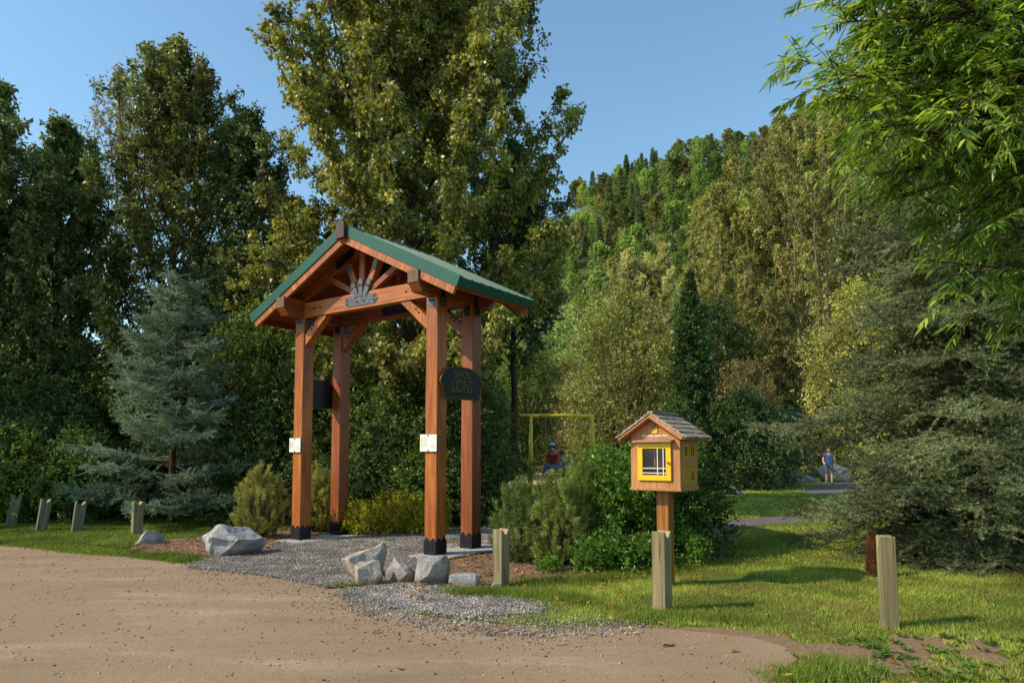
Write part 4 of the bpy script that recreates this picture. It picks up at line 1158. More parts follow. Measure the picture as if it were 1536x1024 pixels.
plant('poplar_tree', lft, (-12., 27, 0), (M['bark'], M['poplar_dark']), 'poplar in the back row behind the tallest left hand poplar', 'tree', TG, 5.0, (1.1, 1.1, .85))
plant('poplar_tree', lft, (-7.5, 29, 0), (M['bark'], M['poplar_dark']), 'poplar in the back row seen between arch posts', 'tree', TG, .7, (1.2, 1.2, .75))

# ---- understory shrubs
US = 'dark shrubs under the poplars'
sh = [blob_plant(100 + k, h, oval_prof(r, .75), nb, 46, 8, lf, .62, 9, .025, .55) for k, (h, r, nb, lf) in enumerate([(3.2, 1.5, 34, .10), (4.4, 1.7, 44, .11), (2.2, 1.3, 26, .09)])]
shrubs = [(-14.2, 17.2, 0, 1.0, 0), (-12.6, 18.0, 1, 1.0, 0), (-11.6, 17.0, 0, 1.0, 1), (-10.4, 18.2, 1, .95, 0), (-9.3, 17.8, 0, 1.1, 0), (-8.0, 18.3, 1, 1.0, 0), (-7.2, 17.8, 0, .95, 0),
          (-6.3, 17.6, 1, 1.05, 0), (-5.4, 16.6, 0, 1.0, 1), (-4.7, 17.4, 1, .95, 0), (-4.0, 16.2, 0, .9, 0), (-3.1, 16.4, 0, 1.05, 0), (-2.2, 16.0, 0, .95, 1), (-1.3, 16.2, 1, .85, 0), (-1.5, 16.9, 0, 1.0, 0),
          (-1.7, 15.2, 2, .8, 1), (-2.7, 15.4, 2, .85, 0), (-6.0, 15.9, 2, .9, 0), (-10.9, 16.4, 2, .9, 1), (-12.9, 16.6, 2, 1.0, 0), (-4.6, 15.6, 2, .75, 0), (-1.0, 15.6, 2, .85, 0), (-3.6, 15.0, 2, .6, 1),
          (-13, 23, 1, 1.3, 0), (-10, 24, 1, 1.3, 0), (-7, 24.5, 1, 1.3, 0), (-4, 23, 1, 1.3, 0), (-16, 21, 1, 1.3, 0)]
hint = ['', ' with pale leaf tips', ' with dense round top', ' with ragged outline']
for i, (x, y, k, s, br) in enumerate(shrubs):
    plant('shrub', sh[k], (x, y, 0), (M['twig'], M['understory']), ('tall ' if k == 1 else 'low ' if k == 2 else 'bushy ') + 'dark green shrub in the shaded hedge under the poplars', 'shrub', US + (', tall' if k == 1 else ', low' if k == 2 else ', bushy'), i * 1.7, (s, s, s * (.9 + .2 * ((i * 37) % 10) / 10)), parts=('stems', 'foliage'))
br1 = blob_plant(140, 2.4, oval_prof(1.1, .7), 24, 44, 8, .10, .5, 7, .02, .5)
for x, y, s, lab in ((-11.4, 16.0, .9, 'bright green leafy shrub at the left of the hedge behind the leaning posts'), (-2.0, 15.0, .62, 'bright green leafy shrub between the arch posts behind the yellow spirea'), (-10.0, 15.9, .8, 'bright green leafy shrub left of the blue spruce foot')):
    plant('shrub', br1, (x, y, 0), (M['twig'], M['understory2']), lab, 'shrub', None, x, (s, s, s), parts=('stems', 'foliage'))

# ---- blue spruce on the left
bsp = conifer(5, 5.95, 1.75, 11, 7, 12, 7, 60, .043, .011, .07, .085, 2, 22, .72, .30, .22, -.02)
plant('blue_spruce', bsp, (-7.75, 15.7, 0), (M['bark_red'], M['blue_spruce']), 'blue grey spruce with tiered branches left of the arch', 'tree')
# small young spruce in the shade behind the arch
ysp = conifer(6, 3.6, 1.0, 14, 5, 7, 4, 16, .045, .008, .06, .05, 0, 35, .8, .25, .12, .05)
plant('young_spruce', ysp, (-2.75, 15.6, 0), (M['bark_red'], M['spruce']), 'young spruce in the shade between the arch posts', 'tree')

# ---- big spruce on the right
rsp = conifer(9, 8.4, 2.35, 23, 9, 15, 6, 80, .037, .009, .02, .13, -16, 26, .72, .32, .20, .26, extra=((.29, 3.02, 3.0), (.09, 3.0, 2.3), (.05, 3.5, 2.3)), lat0=.08)
plant('spruce_tree', rsp, (6.85, 10.2, 0), (M['bark_red'], M['spruce']), 'large grey green spruce filling the right side of the photo', 'tree')
dd_ = conifer(15, .55, .10, 10, 5, 4, 3, 14, .03, .005, .05, .012, 20, 60, .7, .2, .05, .0)
plant('dead_seedling', dd_, (4.67, 8.95, 0), (M['bark_red'], M['dead_conifer']), 'small dead reddish brown conifer at the edge of the big spruce', 'tree', None, 0, (.38, .38, .85))

# ---- pines beside the arch
PG = 'low pines in the mulch beds'
mg = [mugo(1, 1.45, .52), mugo(2, 1.2, .45), mugo(3, 1.0, .40)]
plant('mugo_pine', mg[0], (-4.72, 12.9, 0), (M['twig'], M['mugo_warm']), 'yellowish low pine left of the arch beside the black pipe', 'pine', PG, 0, (1.0, 1.0, .95), parts=('stems', 'needles'))
mw = [mugo(4, 1.35, .42)]
plant('mugo_pine', mw[0], (-3.95, 13.9, 0), (M['twig'], M['mugo_warm']), 'yellowish low pine seen between the left arch posts', 'pine', PG, 1, (1, 1, 1), parts=('stems', 'needles'))
plant('mugo_pine', mg[1], (.10, 10.15, 0), (M['twig'], M['mugo']), 'green low pine, left one of the clump right of the arch', 'pine', PG, 2, (.95, .95, 1.02), parts=('stems', 'needles'))
m5 = mugo(5, 1.45, .5)
plant('mugo_pine', m5, (.66, 9.85, 0), (M['twig'], M['mugo']), 'green low pine, middle one of the clump right of the arch', 'pine', PG, .4, (1, 1, .92), parts=('stems', 'needles'))
plant('mugo_pine', m5, (1.02, 10.15, 0), (M['twig'], M['mugo']), 'green low pine with tallest candle, right one of the clump beside the dogwood', 'pine', PG, 3.4, (.75, .75, 1.08), parts=('stems', 'needles'))

# ---- flowering spirea
sp = blob_plant(160, .62, oval_prof(.52, .8), 24, 34, 10, .05, .2, 9, .006, .45, .15)
bl = []
rg_ = np.random.default_rng(5)
for q in range(46):
    a = rg_.random() * 6.28; r = .46 * math.sqrt(rg_.random()); z = .60 * math.sqrt(max(.05, 1 - (r / .56) ** 2)) + .03
    k = 12; bl.append(np.array([math.cos(a) * r, math.sin(a) * r, z]) + rg_.normal(size=(k, 3)) * np.array([.025, .025, .008]))
bl = np.concatenate(bl); D = unit(rg_.normal(size=bl.shape) + UP)
Vb, Fb = leaf_quads(rg_, bl, D, np.full(len(bl), .025), np.full(len(bl), .02), .8)
bloom = np_mesh('blooms', Vb, Fb)
for x, y, s, lab in ((-3.05, 13.55, .85, 'yellow green spirea with orange tips, left one under the arch'), (-2.35, 13.55, 1.1, 'yellow green spirea with orange blooms, middle one under the arch'), (-1.75, 13.8, 1.05, 'yellow green spirea with orange blooms, right one behind the front right post')):
    plant('spirea_bush', (sp[0], sp[1], bloom), (x, y, 0), (M['twig'], M['spirea'], M['spirea_bloom']), lab, 'shrub', 'spirea bushes under the arch', x, (s, s, s), parts=('stems', 'foliage', 'blooms'))

# ---- dogwood and dark shrubs around the book box
dg = blob_plant(170, 1.5, oval_prof(.75, .85), 28, 40, 9, .075, .36, 9, .012, .45)
dgg = 'leafy dogwood shrubs around the book box'
plant('dogwood_shrub', dg, (1.62, 10.25, 0), (M['twig'], M['dogwood']), 'bright green dogwood directly left of the book box post', 'shrub', dgg, 0, (1, 1, 1), parts=('stems', 'foliage'))
plant('dogwood_shrub', dg, (2.35, 10.7, 0), (M['twig'], M['dogwood']), 'bright green dogwood directly behind the book box', 'shrub', dgg, 2, (.95, .95, 1.0), parts=('stems', 'foliage'))
plant('dogwood_shrub', dg, (1.30, 11.4, 0), (M['twig'], M['understory2']), 'darker leafy shrub between the pines and the book box', 'shrub', dgg, 4, (.9, .9, .92), parts=('stems', 'foliage'))
dk = blob_plant(175, 1.9, oval_prof(.85, .8), 28, 36, 8, .09, .42, 9, .014, .5)
plant('dogwood_shrub', dk, (2.85, 11.4, 0), (M['twig'], M['understory']), 'dark green shrub right of the book box shading the lawn', 'shrub', dgg, 1, (1, 1, .88), parts=('stems', 'foliage'))
lw = blob_plant(178, .45, oval_prof(.45, .9), 16, 26, 8, .075, .18, 7, .006, .5)
for x, y, s, lab in ((1.25, 9.35, .9, 'low leafy perennial at the mulch edge left of the book box'), (1.75, 9.5, .8, 'low leafy perennial at the foot of the book box post'), (2.5, 10.0, .8, 'low leafy perennial at the mulch edge right of the book box'), (.5, 9.3, .35, 'tiny leafy seedling in the mulch in front of the pines')):
    plant('perennial', lw, (x, y, 0), (M['twig'], M['dogwood']), lab, 'plant', None, x, (s, s, s), parts=('stems', 'foliage'))

# ---- middle distance
cl = blob_plant(180, 9.8, lambda t: .86 * (1 - max(0, (t - .5) / .5) ** 1.6) * min(1, t / .1 + .5) + .05, 90, 56, 8, .13, .50, 1, .14, .7, .06, .0)
plant('columnar_aspen', cl, (8.2, 31, 0), (M['bark'], M['columnar']), 'narrow dark green columnar tree rising behind the book box', 'tree')
dk2 = blob_plant(182, 4.0, cone_prof(2.8, .55, .1), 70, 64, 9, .115, .8, 9, .05, .6)
plant('dark_shrub', dk2, (10.3, 30.2, 0), (M['twig'], M['columnar']), 'broad dark green shrub at the foot of the columnar tree', 'shrub', None, 0, (1.0, 1.0, 1.0), parts=('stems', 'foliage'))
plant('dark_shrub', dk2, (7.1, 29.5, 0), (M['twig'], M['columnar']), 'smaller dark shrub left of the columnar tree foot', 'shrub', None, 2, (.65, .65, .85), parts=('stems', 'foliage'))
wl = [blob_plant(190, 9.0, oval_prof(3.2, .8), 60, 60, 8, .20, 1.1, 9, .08, .36, droop=.3), blob_plant(191, 11.0, oval_prof(3.1, .7), 64, 60, 8, .22, 1.0, 9, .09, .36, droop=.3), blob_plant(192, 6.8, oval_prof(2.6, .8), 46, 60, 8, .18, .95, 9, .06, .4)]
def wp(k, x, y, s, mat, lab, sz=1., rz=0., name='willow_bush', cat='shrub', group=None):
    plant(name, wl[k], (x, y, 0), (M['bark'], M[mat]), lab, cat, group, rz, (s, s, s * sz), parts=('stems', 'foliage'))
wp(0, 5.6, 34, 1.0, 'willow', 'rounded grey green willow bush right of the swing')
wp(2, 4.7, 40, .95, 'russet', 'reddish tinged bush directly behind the right swing post', .95, 1)
pw = poplar(44, 15.2, lambda t: 2.9 * (1 - t) ** .55 * min(1, t * 3 + .3) + .2, .05, 84, 11, 7, 16, .13, .22, 55, 80, .3, 3)
plant('pale_willow', pw, (8.0, 44, 0), (M['bark_pale'], M['willow_pale']), 'pale golden willow with upright plumes left of the columnar tree', 'tree')
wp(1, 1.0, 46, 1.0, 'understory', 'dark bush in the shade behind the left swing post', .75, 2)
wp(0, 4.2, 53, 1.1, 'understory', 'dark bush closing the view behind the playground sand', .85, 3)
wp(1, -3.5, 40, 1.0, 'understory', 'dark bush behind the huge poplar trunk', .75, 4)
wp(1, 12.9, 43, .95, 'willow', 'olive green bush right of the columnar tree top', 1.03, 1)
wp(1, 22.5, 61, 1.4, 'willow', 'olive green bush above the small green roof', .98, 2)
wp(0, 20.5, 39.5, 1.1, 'willow', 'olive green bush left of the big spruce', 1.1, 4)
wp(2, 13.0, 38, .9, 'willow', 'low olive bush left of the small green roof', 1.0, 5)
wp(0, 12.3, 48, 1.0, 'olive', 'yellowish bush between the columnar tree and the slope', 1.1, 2.6)
wp(2, 26, 48, 1.3, 'willow', 'olive bush behind the big spruce', 1.3, 2.2)
wp(2, 19.3, 57, 1.2, 'understory', 'dark bush right behind the small shelter', .9, 1.2)
wp(2, 26.0, 55, 1.2, 'understory', 'dark bush farther right behind the small shelter', 1.1, .2)
wp(2, 13.5, 60, 1.2, 'understory', 'dark bush left behind the small shelter', 1.0, .8)
o1 = poplar(52, 21.0, lambda t: 4.4 * math.sqrt(max(0, 1 - ((t - .5) / .52) ** 2)) + .3, .15, 90, 12, 7, 20, .14, .36, 25, 60, .5, 2)
plant('cottonwood_tree', o1, (16.3, 49, 0), (M['bark_pale'], M['olive']), 'olive cottonwood with pale forked trunk in front of the slope', 'tree')
plant('cottonwood_tree', o1, (20.6, 45.5, 0), (M['bark_pale'], M['olive']), 'tallest olive brown cottonwood rising above the slope', 'tree', None, 2.2, (1.02, 1.02, 1.2))
plant('cottonwood_tree', o1, (26.5, 47, 0), (M['bark_pale'], M['olive']), 'olive cottonwood half hidden behind the overhanging leaves', 'tree', None, 4.1, (1.0, 1.0, .92))
plant('cottonwood_tree', o1, (11.0, 57, 0), (M['bark_pale'], M['willow']), 'green cottonwood at the foot of the slope behind the pale willow', 'tree', None, 1.1, (.8, .8, .68))

# ---- hillside forest
hd = [poplar(200, 11.5, oval_prof(2.3, .5), .16, 38, 6, 5, 7, .34, .15, 25, 60, .3), poplar(201, 9.5, oval_prof(2.7, .6), .14, 38, 6, 5, 7, .34, .14, 15, 60, .3, 2),
      poplar(202, 13, cone_prof(2.5, .6, .25), .2, 42, 6, 5, 7, .34, .16, 20, 60, .3), poplar(203, 10.5, oval_prof(1.9, .5), .2, 34, 6, 5, 7, .32, .13, 35, 65, .3)]
hs = [conifer(210, 12, 2.2, 24, 6, 5, 2, 9, .34, .10, .06, .14, -5, 30, .85, .2, .35, .1), conifer(211, 15, 2.1, 28, 6, 5, 2, 9, .34, .10, .06, .16, -8, 25, .9, .2, .35, .1)]
rgh = random.Random(77)
cnt = 0
HG = 'trees covering the hillside'
cells = []
yv = 99.
while yv < 244:
    xv = -.10 * yv
    while xv < .80 * yv:
        q = xv / yv
        dense = .06 < q < .50
        cells.append((xv + rgh.uniform(-2.2, 2.2), yv + rgh.uniform(-2.6, 2.6), dense))
        xv += 5.7 if dense else 16.
    yv += 7.2
for x, y, dense in cells:
    # eroded bare gully with few trees
    gx = 768 + 1024 * x / y
    z = float(hill(np.array(x), np.array(y)))
    if 1000 < gx < 1045 and 98 < y < 150 and rgh.random() < .75: continue
    if rgh.random() < .18:
        s = rgh.uniform(.65, 1.0); k = rgh.randrange(2)
        plant('spruce_tree', hs[k], (x, y, z - .3), (M['bark'], M['hill_spruce']), 'dark pointed spruce among the paler trees on the wooded hillside', 'tree', HG + ', spruces', rgh.random() * 6, (s, s, s * rgh.uniform(.85, 1.2)))
    else:
        s = rgh.uniform(.72, 1.12); k = rgh.randrange(4); ol = rgh.random() < .35
        me = hd[k]
        E = empty('aspen_tree', (x, y, z - .3), rgh.random() * 6, 'olive tinged leafy tree on the wooded hillside' if ol else 'fresh green leafy tree on the wooded hillside', 'tree', HG + (', olive' if ol else ', green'))
        E.scale = (s * 1.2, s * 1.2, s * rgh.uniform(.8, 1.1))
        for mm, nm, mt in zip(me, ('trunk', 'crown'), (M['bark_pale'], M['hill_olive'] if ol else M['hill'])):
            if not mm.materials: mm.materials.append(mt)
            ob = link(bpy.data.objects.new(nm, mm), E)
            ob.material_slots[0].link = 'OBJECT'; ob.material_slots[0].material = mt
    cnt += 1


rgb_ = np.random.default_rng(91)
nn = 150000
yy = 96 + 150 * rgb_.random(nn) ** 1.3; xx = yy * rgb_.uniform(-.05, .62, nn)
keep = (noise2(xx[:nn], yy[:nn], .09, 5.) > -.28); xx, yy = xx[keep], yy[keep]
zz = hill(xx, yy) + 2.4 * rgb_.random(len(xx)) ** 1.6 * (1 + .6 * noise2(xx, yy, .3, 2.))
D = unit(rgb_.normal(size=(len(xx), 3)) + UP * .5)
tag(cat_mesh('hillside_brush', [leaf_quads(rgb_, np.stack([xx, yy, zz - .2], -1), D, .35 + .5 * rgb_.random(len(xx)), .22 + .25 * rgb_.random(len(xx)), .2)], M['hill']), 'low green brush covering the ground between the hillside trees', 'brush', kind='stuff')

# ------------------------------------------------------------------ overhanging ash in the upper right
def ash():
    rng = np.random.default_rng(31)
    paths = []; LP = []; LD = []; LL = []
    root = np.array([5.3, 4.9, 0.])
    fork = np.array([5.2, 4.85, 2.3])
    paths.append((np.array([root, (root + fork) / 2 + np.array([.05, 0, 0]), fork, fork + np.array([.1, .05, 3.5])]), np.array([.16, .14, .12, .05])))
    tips = []
    for i in range(40):
        u = rng.random(); v = rng.random()
        px_ = 1315 + 300 * u; py_ = -130 + (320 + 230 * u) * v
        d = rng.uniform(3.9, 5.6)
        # crown outline measured against the frame from where the photograph stands
        tips.append(((px_ - 768) / 1024 * d, d, 1.6 + (678 - py_) / 1024 * d))
    tips += [(a + .16, b, c + .05) for a, b, c in [(1.85, 4.4, 4.15), (1.98, 4.3, 3.85), (2.15, 4.2, 3.6), (2.15, 4.5, 4.5), (2.45, 4.4, 3.35), (2.65, 4.3, 3.05), (2.5, 4.1, 3.5), (2.3, 4.3, 4.75), (2.95, 4.5, 2.75), (3.3, 4.6, 2.55), (2.25, 4.4, 4.05), (2.9, 4.2, 3.0), (3.25, 4.4, 2.75)]]
    for tp in tips:
        tp = np.array(tp)
        st = fork + np.array([.03, 0, 1.]) * rng.uniform(-.1, 2.4)
        if tp[2] < 2.9: st = fork + np.array([0, 0, rng.uniform(-.2, .5)])
        f = np.linspace(0, 1, 9)[:, None]
        arc = UP * (np.sin(f * 3.14) * rng.uniform(.15, .5))
        P = st * (1 - f) + tp * f + arc + rng.normal(size=(9, 3)) * .03 * np.sin(f * 3.14)
        paths.append((P, .028 * (1 - f[:, 0] * .82)))
        ln = np.linalg.norm(tp - st)
        ns = int(5 + ln * 3.2)
        for s in range(ns):
            g = .30 + .70 * (s + rng.random()) / ns
            q = np.array([np.interp(g, f[:, 0], P[:, j]) for j in range(3)])
            m_ = min(int(g * 8), 7); bd = unit(P[m_ + 1] - P[m_])
            sd = unit(bd * .7 + rng.normal(size=3) * .55 + UP * .05)
            sl = rng.uniform(.25, .55); e = q + sd * sl
            paths.append((np.array([q, q + sd * sl * .5, e]), np.array([.007, .005, .003])))
            for r_ in range(6):
                h = .25 + .75 * (r_ + rng.random()) / 6
                LP.append(q + sd * sl * h); LD.append(unit(sd * .55 + rng.normal(size=3) * .5 + np.array([-.25, -.05, -.12]))); LL.append(rng.uniform(.16, .25))
        for r_ in range(5):
            LP.append(tp); LD.append(unit(unit(P[-1] - P[-2]) + rng.normal(size=3) * .45)); LL.append(rng.uniform(.19, .27))
    LP = np.array(LP); LD = np.array(LD); LL = np.array(LL)
    Ps = []; Ds = []; Ls = []
    for p, d, l in zip(LP, LD, LL):
        side = unit(np.cross(d, UP) + 1e-5)
        paths_r = p + d * l
        for k in range(5):
            f = .28 + .72 * k / 5
            base = p + d * l * f - UP * l * .18 * f * f
            for s in (-1, 1):
                Ps.append(base); Ds.append(unit(d * .62 + side * s * .7 - UP * rng.uniform(.2, .75) + rng.normal(size=3) * .1)); Ls.append(l * .44 * rng.uniform(.8, 1.1))
        Ps.append(p + d * l * .98 - UP * l * .17); Ds.append(unit(d - UP * .4)); Ls.append(l * .46)
        paths.append((np.array([p, p + d * l * .5 - UP * l * .05, p + d * l - UP * l * .18]), np.array([.0028, .0022, .0015])))
    P = np.array(Ps); D = np.array(Ds); L = np.array(Ls); n = len(P)
    ref = unit(rng.normal(size=(n, 3)) * .5 + UP)
    S = unit(np.cross(D, ref)); Nn = np.cross(S, D); W = (L * rng.uniform(.15, .22, n))[:, None]; L = L[:, None]
    V = np.stack([P, P + D * L * .3 - S * W * .5 + Nn * W * .12, P + D * L * .62 - S * W * .36 - Nn * L * .03, P + D * L - Nn * L * .10, P + D * L * .62 + S * W * .36 - Nn * L * .03, P + D * L * .3 + S * W * .5 + Nn * W * .12], 1).reshape(-1, 3)
    F = np.arange(6 * n).reshape(n, 6)
    return np_mesh('trunk', *tube_np(paths, 6), True), np_mesh('crown', V, F)
aroot = (5.3, 4.9, 0)
am = ash()
for me in am: me.transform(Matrix.Translation((-5.3, -4.9, 0)))
plant('ash_tree', am, aroot, (M['bark'], M['ash']), 'bright green tree with long narrow leaflets overhanging the upper right corner', 'tree')

# ------------------------------------------------------------------ swing set, shelter and people
SW = empty('swing_set', (1.83, 25, 0), 0, 'yellow metal swing frame in the playground behind the pines', 'swing set')
bx0, bx1, bz = -1.35, 1.10, 2.93
MB().tube([(bx0 - .2, 0, bz), (bx1 + .08, 0, bz)], .072, 10).build('top_bar', M['swing_yellow'], SW, smooth=True)
for x in (bx0 + .22, bx1):
    for s in (-1, 1):
        MB().tube([(x, s * .03, bz), (x + (.06 if x > 0 else -.06 if s > 0 else 0), s * .75, 0)], .055, 10).build('leg', M['swing_yellow'], SW, smooth=True)
def swing_seat(x, dx, dy, z):
    sw = MB().box((x + dx, dy, z), (.46, .17, .03)).build('seat', M['rubber'], SW, .01)
    for s in (-.2, .2):
        r = MB().tube([(x + s * .5, 0, bz - .06), (x + dx + s, dy, z + .02)], .018, 6).build('rope', M['rope'], SW)
swing_seat(-.52, .26, .0, .95)
swing_seat(.55, -.12, .15, 1.22)

def person(name, loc, rz, J, label, scale=1., shirt=(.3, .3, .3), pants=(.05, .08, .2), hair=(.08, .045, .02), skin=(.55, .33, .23), cap=None, zp=(.95, 1.45), shoes=(.1, .1, .1), sleeve=.6):
    """one continuous skinned body grown from a joint skeleton J; faces coloured by the limb they grew from"""
    verts = []; edges = []; rad = []; tagv = []
    def ch(a, pts, rs, t):
        prev = a
        for p, r in zip(pts, rs):
            verts.append(p); rad.append(r); tagv.append(t); i = len(verts) - 1
            if prev is not None: edges.append((prev, i))
            prev = i
        return prev
    pel = ch(None, [J['pelvis']], [.15], 'pants')
    ch_ = ch(pel, [J['waist'], J['chest']], [.125, .15], 'shirt')
    nk = ch(ch_, [J['neck']], [.055], 'skin')
    hd_ = ch(nk, [J['chin'], J['head']], [.075, .105], 'skin')
    ch(hd_, [J['crown']], [.085], 'skin')
    hv = Vector(J['head']); fw = Vector(J['face']).normalized()
    ch(hd_, [tuple(hv + fw * .115 + Vector((0, 0, -.02)))], [.018], 'skin')
    for s in ('l', 'r'):
        a = ch(ch_, [J['sh_' + s]], [.07], 'shirt')
        mid = tuple((Vector(J['sh_' + s]) + Vector(J['el_' + s])) / 2)
        a = ch(a, [mid], [.05], 'shirt')
        a = ch(a, [J['el_' + s], J['wr_' + s]], [.042, .028], 'shirt' if sleeve > .6 else 'skin')
        w = Vector(J['wr_' + s]); d = (w - Vector(J['el_' + s])).normalized(); sd = d.orthogonal().normalized()
        pm = ch(a, [tuple(w + d * .05)], [.034], 'skin')
        for k in range(4):
            o = sd * (k - 1.5) * .022; l = (.065, .078, .072, .055)[k]
            ch(pm, [tuple(w + d * .09 + o), tuple(w + d * (.09 + l * .6) + o), tuple(w + d * (.09 + l) + o * .9 + sd.cross(d) * .02)], [.010, .009, .007], 'skin')
        ch(a, [tuple(w + d * .03 + sd * -.045), tuple(w + d * .075 + sd * -.06)], [.011, .009], 'skin')
        b = ch(pel, [J['hip_' + s], J['kn_' + s]], [.10, .065], 'pants')
        b = ch(b, [J['an_' + s]], [.042], J.get('shin', 'pants'))
        ch(b, [J['toe_' + s]], [.04], 'shoe')
    me = bpy.data.meshes.new(name); me.from_pydata(verts, edges, [])
    ob = bpy.data.objects.new(name, me); COL.objects.link(ob)
    ob.modifiers.new('Skin', 'SKIN'); sub = ob.modifiers.new('Sub', 'SUBSURF'); sub.levels = 2; sub.render_levels = 2
    for i, r in enumerate(rad): me.skin_vertices[0].data[i].radius = (r, r); me.skin_vertices[0].data[i].use_root = (i == 0)
    bpy.context.view_layer.update()
    m2 = bpy.data.meshes.new_from_object(ob.evaluated_get(bpy.context.evaluated_depsgraph_get()))
    bpy.data.objects.remove(ob); bpy.data.meshes.remove(me)
    kinds = ['skin', 'shirt', 'pants', 'shoe']
    m2.materials.clear()
    for k_, c_ in zip(kinds, (skin, shirt, pants, shoes)): m2.materials.append(plain(name + '_' + k_, c_, .7, .12, 10))
    segs = [(Vector(verts[a]), Vector(verts[b]), tagv[b]) for a, b in edges]
    for p in m2.polygons:
        c = p.center; best = None
        for a, b, t in segs:
            ab = b - a; u = max(0, min(1, (c - a).dot(ab) / max(1e-9, ab.length_squared))); dd = (a + ab * u - c).length
            if best is None or dd < best[0]: best = (dd, t)
        p.material_index = kinds.index(best[1]); p.use_smooth = True
    o = link(bpy.data.objects.new(name, m2)); o.location = loc; o.rotation_euler.z = rz; o.scale = (scale,) * 3
    tag(o, label, 'person')
    # hair / cap follow the head
    hp = Vector(J['crown']) * .6 + hv * .4
    bm = bmesh.new(); bmesh.ops.create_uvsphere(bm, u_segments=14, v_segments=9, radius=.122)
    for v in bm.verts:
        if v.co.dot(fw) > .04 and v.co.z < .02: v.co *= .80
        if v.co.z < -.05: v.co.z = -.05 - (v.co.z + .05) * -.5
        v.co += noise.noise_vector(v.co * 30) * .008
    hm = bpy.data.meshes.new('hair'); bm.to_mesh(hm); bm.free()
    for p in hm.polygons: p.use_smooth = True
    hm.materials.append(plain(name + '_hair', hair, .8, .3, 30)); h = link(bpy.data.objects.new('hair', hm), o); h.location = hp - fw * .012
    if cap:
        cb = MB(); rings = 6
        bm = bmesh.new(); bmesh.ops.create_uvsphere(bm, u_segments=16, v_segments=10, radius=.132)
        bmesh.ops.delete(bm, geom=[v for v in bm.verts if v.co.z < .005], context='VERTS')
        cm = bpy.data.meshes.new('cap'); bm.to_mesh(cm); bm.free()
        cm.materials.append(plain(name + '_cap', cap, .8, .1)); c2 = link(bpy.data.objects.new('cap', cm), o); c2.location = hp + Vector((0, 0, .02))
        br = MB().tube([(0, 0, 0), (0, 0, .008)], .10, 16).build('brim', cm.materials[0], c2); br.location = fw * .10 + Vector((0, 0, .01)); br.scale = (1, 1, 1)
    eyes = MB(); sdv = fw.cross(Vector((0, 0, 1))).normalized()
    for s in (-1, 1): eyes.tube([tuple(hv + fw * .096 + sdv * s * .038 + Vector((0, 0, .015))), tuple(hv + fw * .108 + sdv * s * .038 + Vector((0, 0, .015)))], .010, 6)
    eyes.build('eyes', M['black_steel'], o)
    return o

def seated(fx, fy, lean=0.):
    f = Vector((fx, fy, 0)).normalized(); s = Vector((-f.y, f.x, 0))
    pt = lambda a, b, z: tuple(f * a + s * b + Vector((0, 0, z)))
    J = dict(pelvis=pt(0, 0, .10), waist=pt(.0 + lean * .3, 0, .28), chest=pt(.02 + lean * .7, 0, .47), neck=pt(.03 + lean, 0, .62), chin=pt(.06 + lean * 1.1, 0, .70), head=pt(.07 + lean * 1.2, 0, .78), crown=pt(.06 + lean * 1.25, 0, .87), face=tuple(f))
    for n_, g in (('l', 1), ('r', -1)):
        J['sh_' + n_] = pt(.02 + lean * .8, g * .19, .54); J['el_' + n_] = pt(.13, g * .25, .36); J['wr_' + n_] = pt(.20, g * .20, .56)
        J['hip_' + n_] = pt(.03, g * .10, .09); J['kn_' + n_] = pt(.44, g * .12, .10); J['an_' + n_] = pt(.50, g * .11, -.30); J['toe_' + n_] = pt(.64, g * .12, -.35)
    return J
person('person', (1.52, 24.93, .985), 0, seated(-.55, -.8, .02), 'person in red top, blue jeans and pale cap sitting on the swing', .98, (.42, .03, .03), (.07, .13, .27), (.05, .03, .02), cap=(.55, .62, .66), sleeve=1.)
def standing(fx, fy, lean=0., arm=.0):
    f = Vector((fx, fy, 0)).normalized(); s = Vector((-f.y, f.x, 0))
    pt = lambda a, b, z: tuple(f * a + s * b + Vector((0, 0, z)))
    J = dict(pelvis=pt(0, 0, .95), waist=pt(lean * .25, 0, 1.12), chest=pt(lean * .6, 0, 1.32), neck=pt(lean * .9, 0, 1.49 - lean * .2), chin=pt(.03 + lean, 0, 1.56 - lean * .25), head=pt(.035 + lean * 1.1, 0, 1.64 - lean * .3), crown=pt(.02 + lean * 1.15, 0, 1.74 - lean * .35), face=tuple(f))
    for n_, g in (('l', 1), ('r', -1)):
        J['sh_' + n_] = pt(lean * .7, g * .20, 1.41 - lean * .15); J['el_' + n_] = pt(lean * .7 + .05 + arm * .2, g * .27, 1.13); J['wr_' + n_] = pt(lean * .7 + .14 + arm * .45, g * .25, .92 + arm * .3)
        J['hip_' + n_] = pt(0, g * .10, .90); J['kn_' + n_] = pt(.05 * g + .03, g * .11, .50); J['an_' + n_] = pt(.09 * g - .02, g * .11, .08); J['toe_' + n_] = pt(.09 * g + .16, g * .13, .035)
    return J
person('person', (2.02, 25.25, 0), 0, standing(-.95, .1, .16, .5), 'person in grey top with coloured sleeve bending toward the swing', .96, (.42, .44, .48), (.05, .05, .06), (.16, .075, .04), sleeve=1.)
Jb = standing(-.3, -.95, .0, .35); Jb['shin'] = 'skin'
person('person', (16.0, 34.6, 0), 0, Jb, 'person in blue shirt and grey shorts standing beside the rocks', 1.04, (.02, .07, .26), (.09, .10, .11), (.14, .07, .03), sleeve=.4)

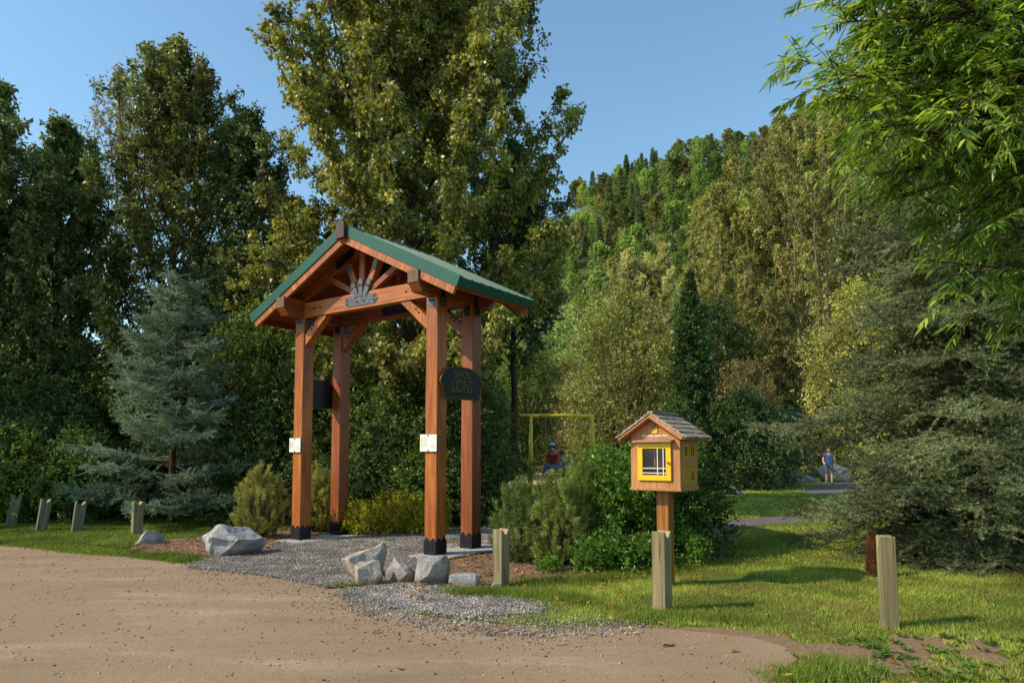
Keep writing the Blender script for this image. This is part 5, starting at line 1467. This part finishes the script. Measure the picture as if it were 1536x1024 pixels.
SH = empty('picnic_shelter', (22.8, 53, 0), R(14), 'small open shelter with green metal roof and brown posts', 'shelter')
for x in (-2.6, 2.6):
    for y in (-1.8, 1.8): timber('post', (x, y, 0), (x, y, 3.6), .3, .3, M['cedar_red'], SH)
for s in (-1, 1):
    b = MB().prism([(-3.2, 3.65), (3.2, 3.65), (3.2, 3.73), (-3.2, 3.73)], 0, 2.7, 'y').build('roof_panel', M['green_metal'], SH)
    b.matrix_local = Matrix.Translation((0, 0, 1.2)) @ (Matrix.Identity(4) if s > 0 else Matrix.Rotation(R(180), 4, 'Z')) @ Matrix.Translation((0, 0, 3.7)) @ Matrix.Rotation(R(-24), 4, 'X') @ Matrix.Translation((0, 0, -3.7))
for y in (-1.8, 1.8):
    timber('beam', (-3, y, 3.75), (3, y, 3.75), .2, .28, M['cedar_red'], SH)
timber('rail', (-2.45, -1.8, 1.35), (2.45, -1.8, 1.35), .08, .16, M['cedar_red'], SH)
timber('rail', (-2.45, -1.8, .75), (2.45, -1.8, .75), .08, .16, M['cedar_red'], SH)

# ------------------------------------------------------------------ camera
cam = bpy.data.cameras.new('camera'); co = bpy.data.objects.new('camera', cam); COL.objects.link(co)
cam.sensor_width = 36; cam.lens = 24; cam.clip_start = .1; cam.clip_end = 3000
co.location = (0, 0, 1.6); co.rotation_euler = (R(94), 0, 0)
cam.shift_y = (166 - 1024 * math.tan(R(4))) / 1536
scene.camera = co

# ------------------------------------------------------------------ light
SUN_EL = R(37); d = Vector((.955, .30, 0)).normalized()
trav = Vector((d.x * math.cos(SUN_EL), d.y * math.cos(SUN_EL), -math.sin(SUN_EL)))
sun = bpy.data.lights.new('sun', 'SUN'); so = bpy.data.objects.new('sun', sun); COL.objects.link(so)
sun.energy = 5.0; sun.angle = R(.53); sun.color = (1., .85, .63)
so.rotation_euler = trav.to_track_quat('-Z', 'Y').to_euler(); so.location = (-20, -5, 20)
w = bpy.data.worlds.new('World'); scene.world = w; w.use_nodes = True
nt = w.node_tree; nt.nodes.clear()
sky = nt.nodes.new('ShaderNodeTexSky'); sky.sky_type = 'NISHITA'; sky.sun_disc = False
sky.sun_elevation = SUN_EL; sky.sun_rotation = math.atan2(-d.x, -d.y)
sky.air_density = 1.4; sky.dust_density = .5; sky.ozone_density = 4.5
bg = nt.nodes.new('ShaderNodeBackground'); bg.inputs['Strength'].default_value = .2
ou = nt.nodes.new('ShaderNodeOutputWorld')
hs = nt.nodes.new('ShaderNodeHueSaturation'); hs.inputs['Saturation'].default_value = .96
nt.links.new(sky.outputs[0], hs.inputs['Color']); tn = mixc(nt, 1., hs.outputs[0], (.90, 1.03, 1.0), 'MULTIPLY'); nt.links.new(tn, bg.inputs[0]); nt.links.new(bg.outputs[0], ou.inputs[0])

scene.view_settings.view_transform = 'Standard'; scene.view_settings.look = 'None'; scene.view_settings.exposure = 0; scene.view_settings.gamma = 1
try:
    scene.cycles.use_denoising = True; scene.cycles.max_bounces = 8; scene.cycles.transparent_max_bounces = 8
except Exception: pass
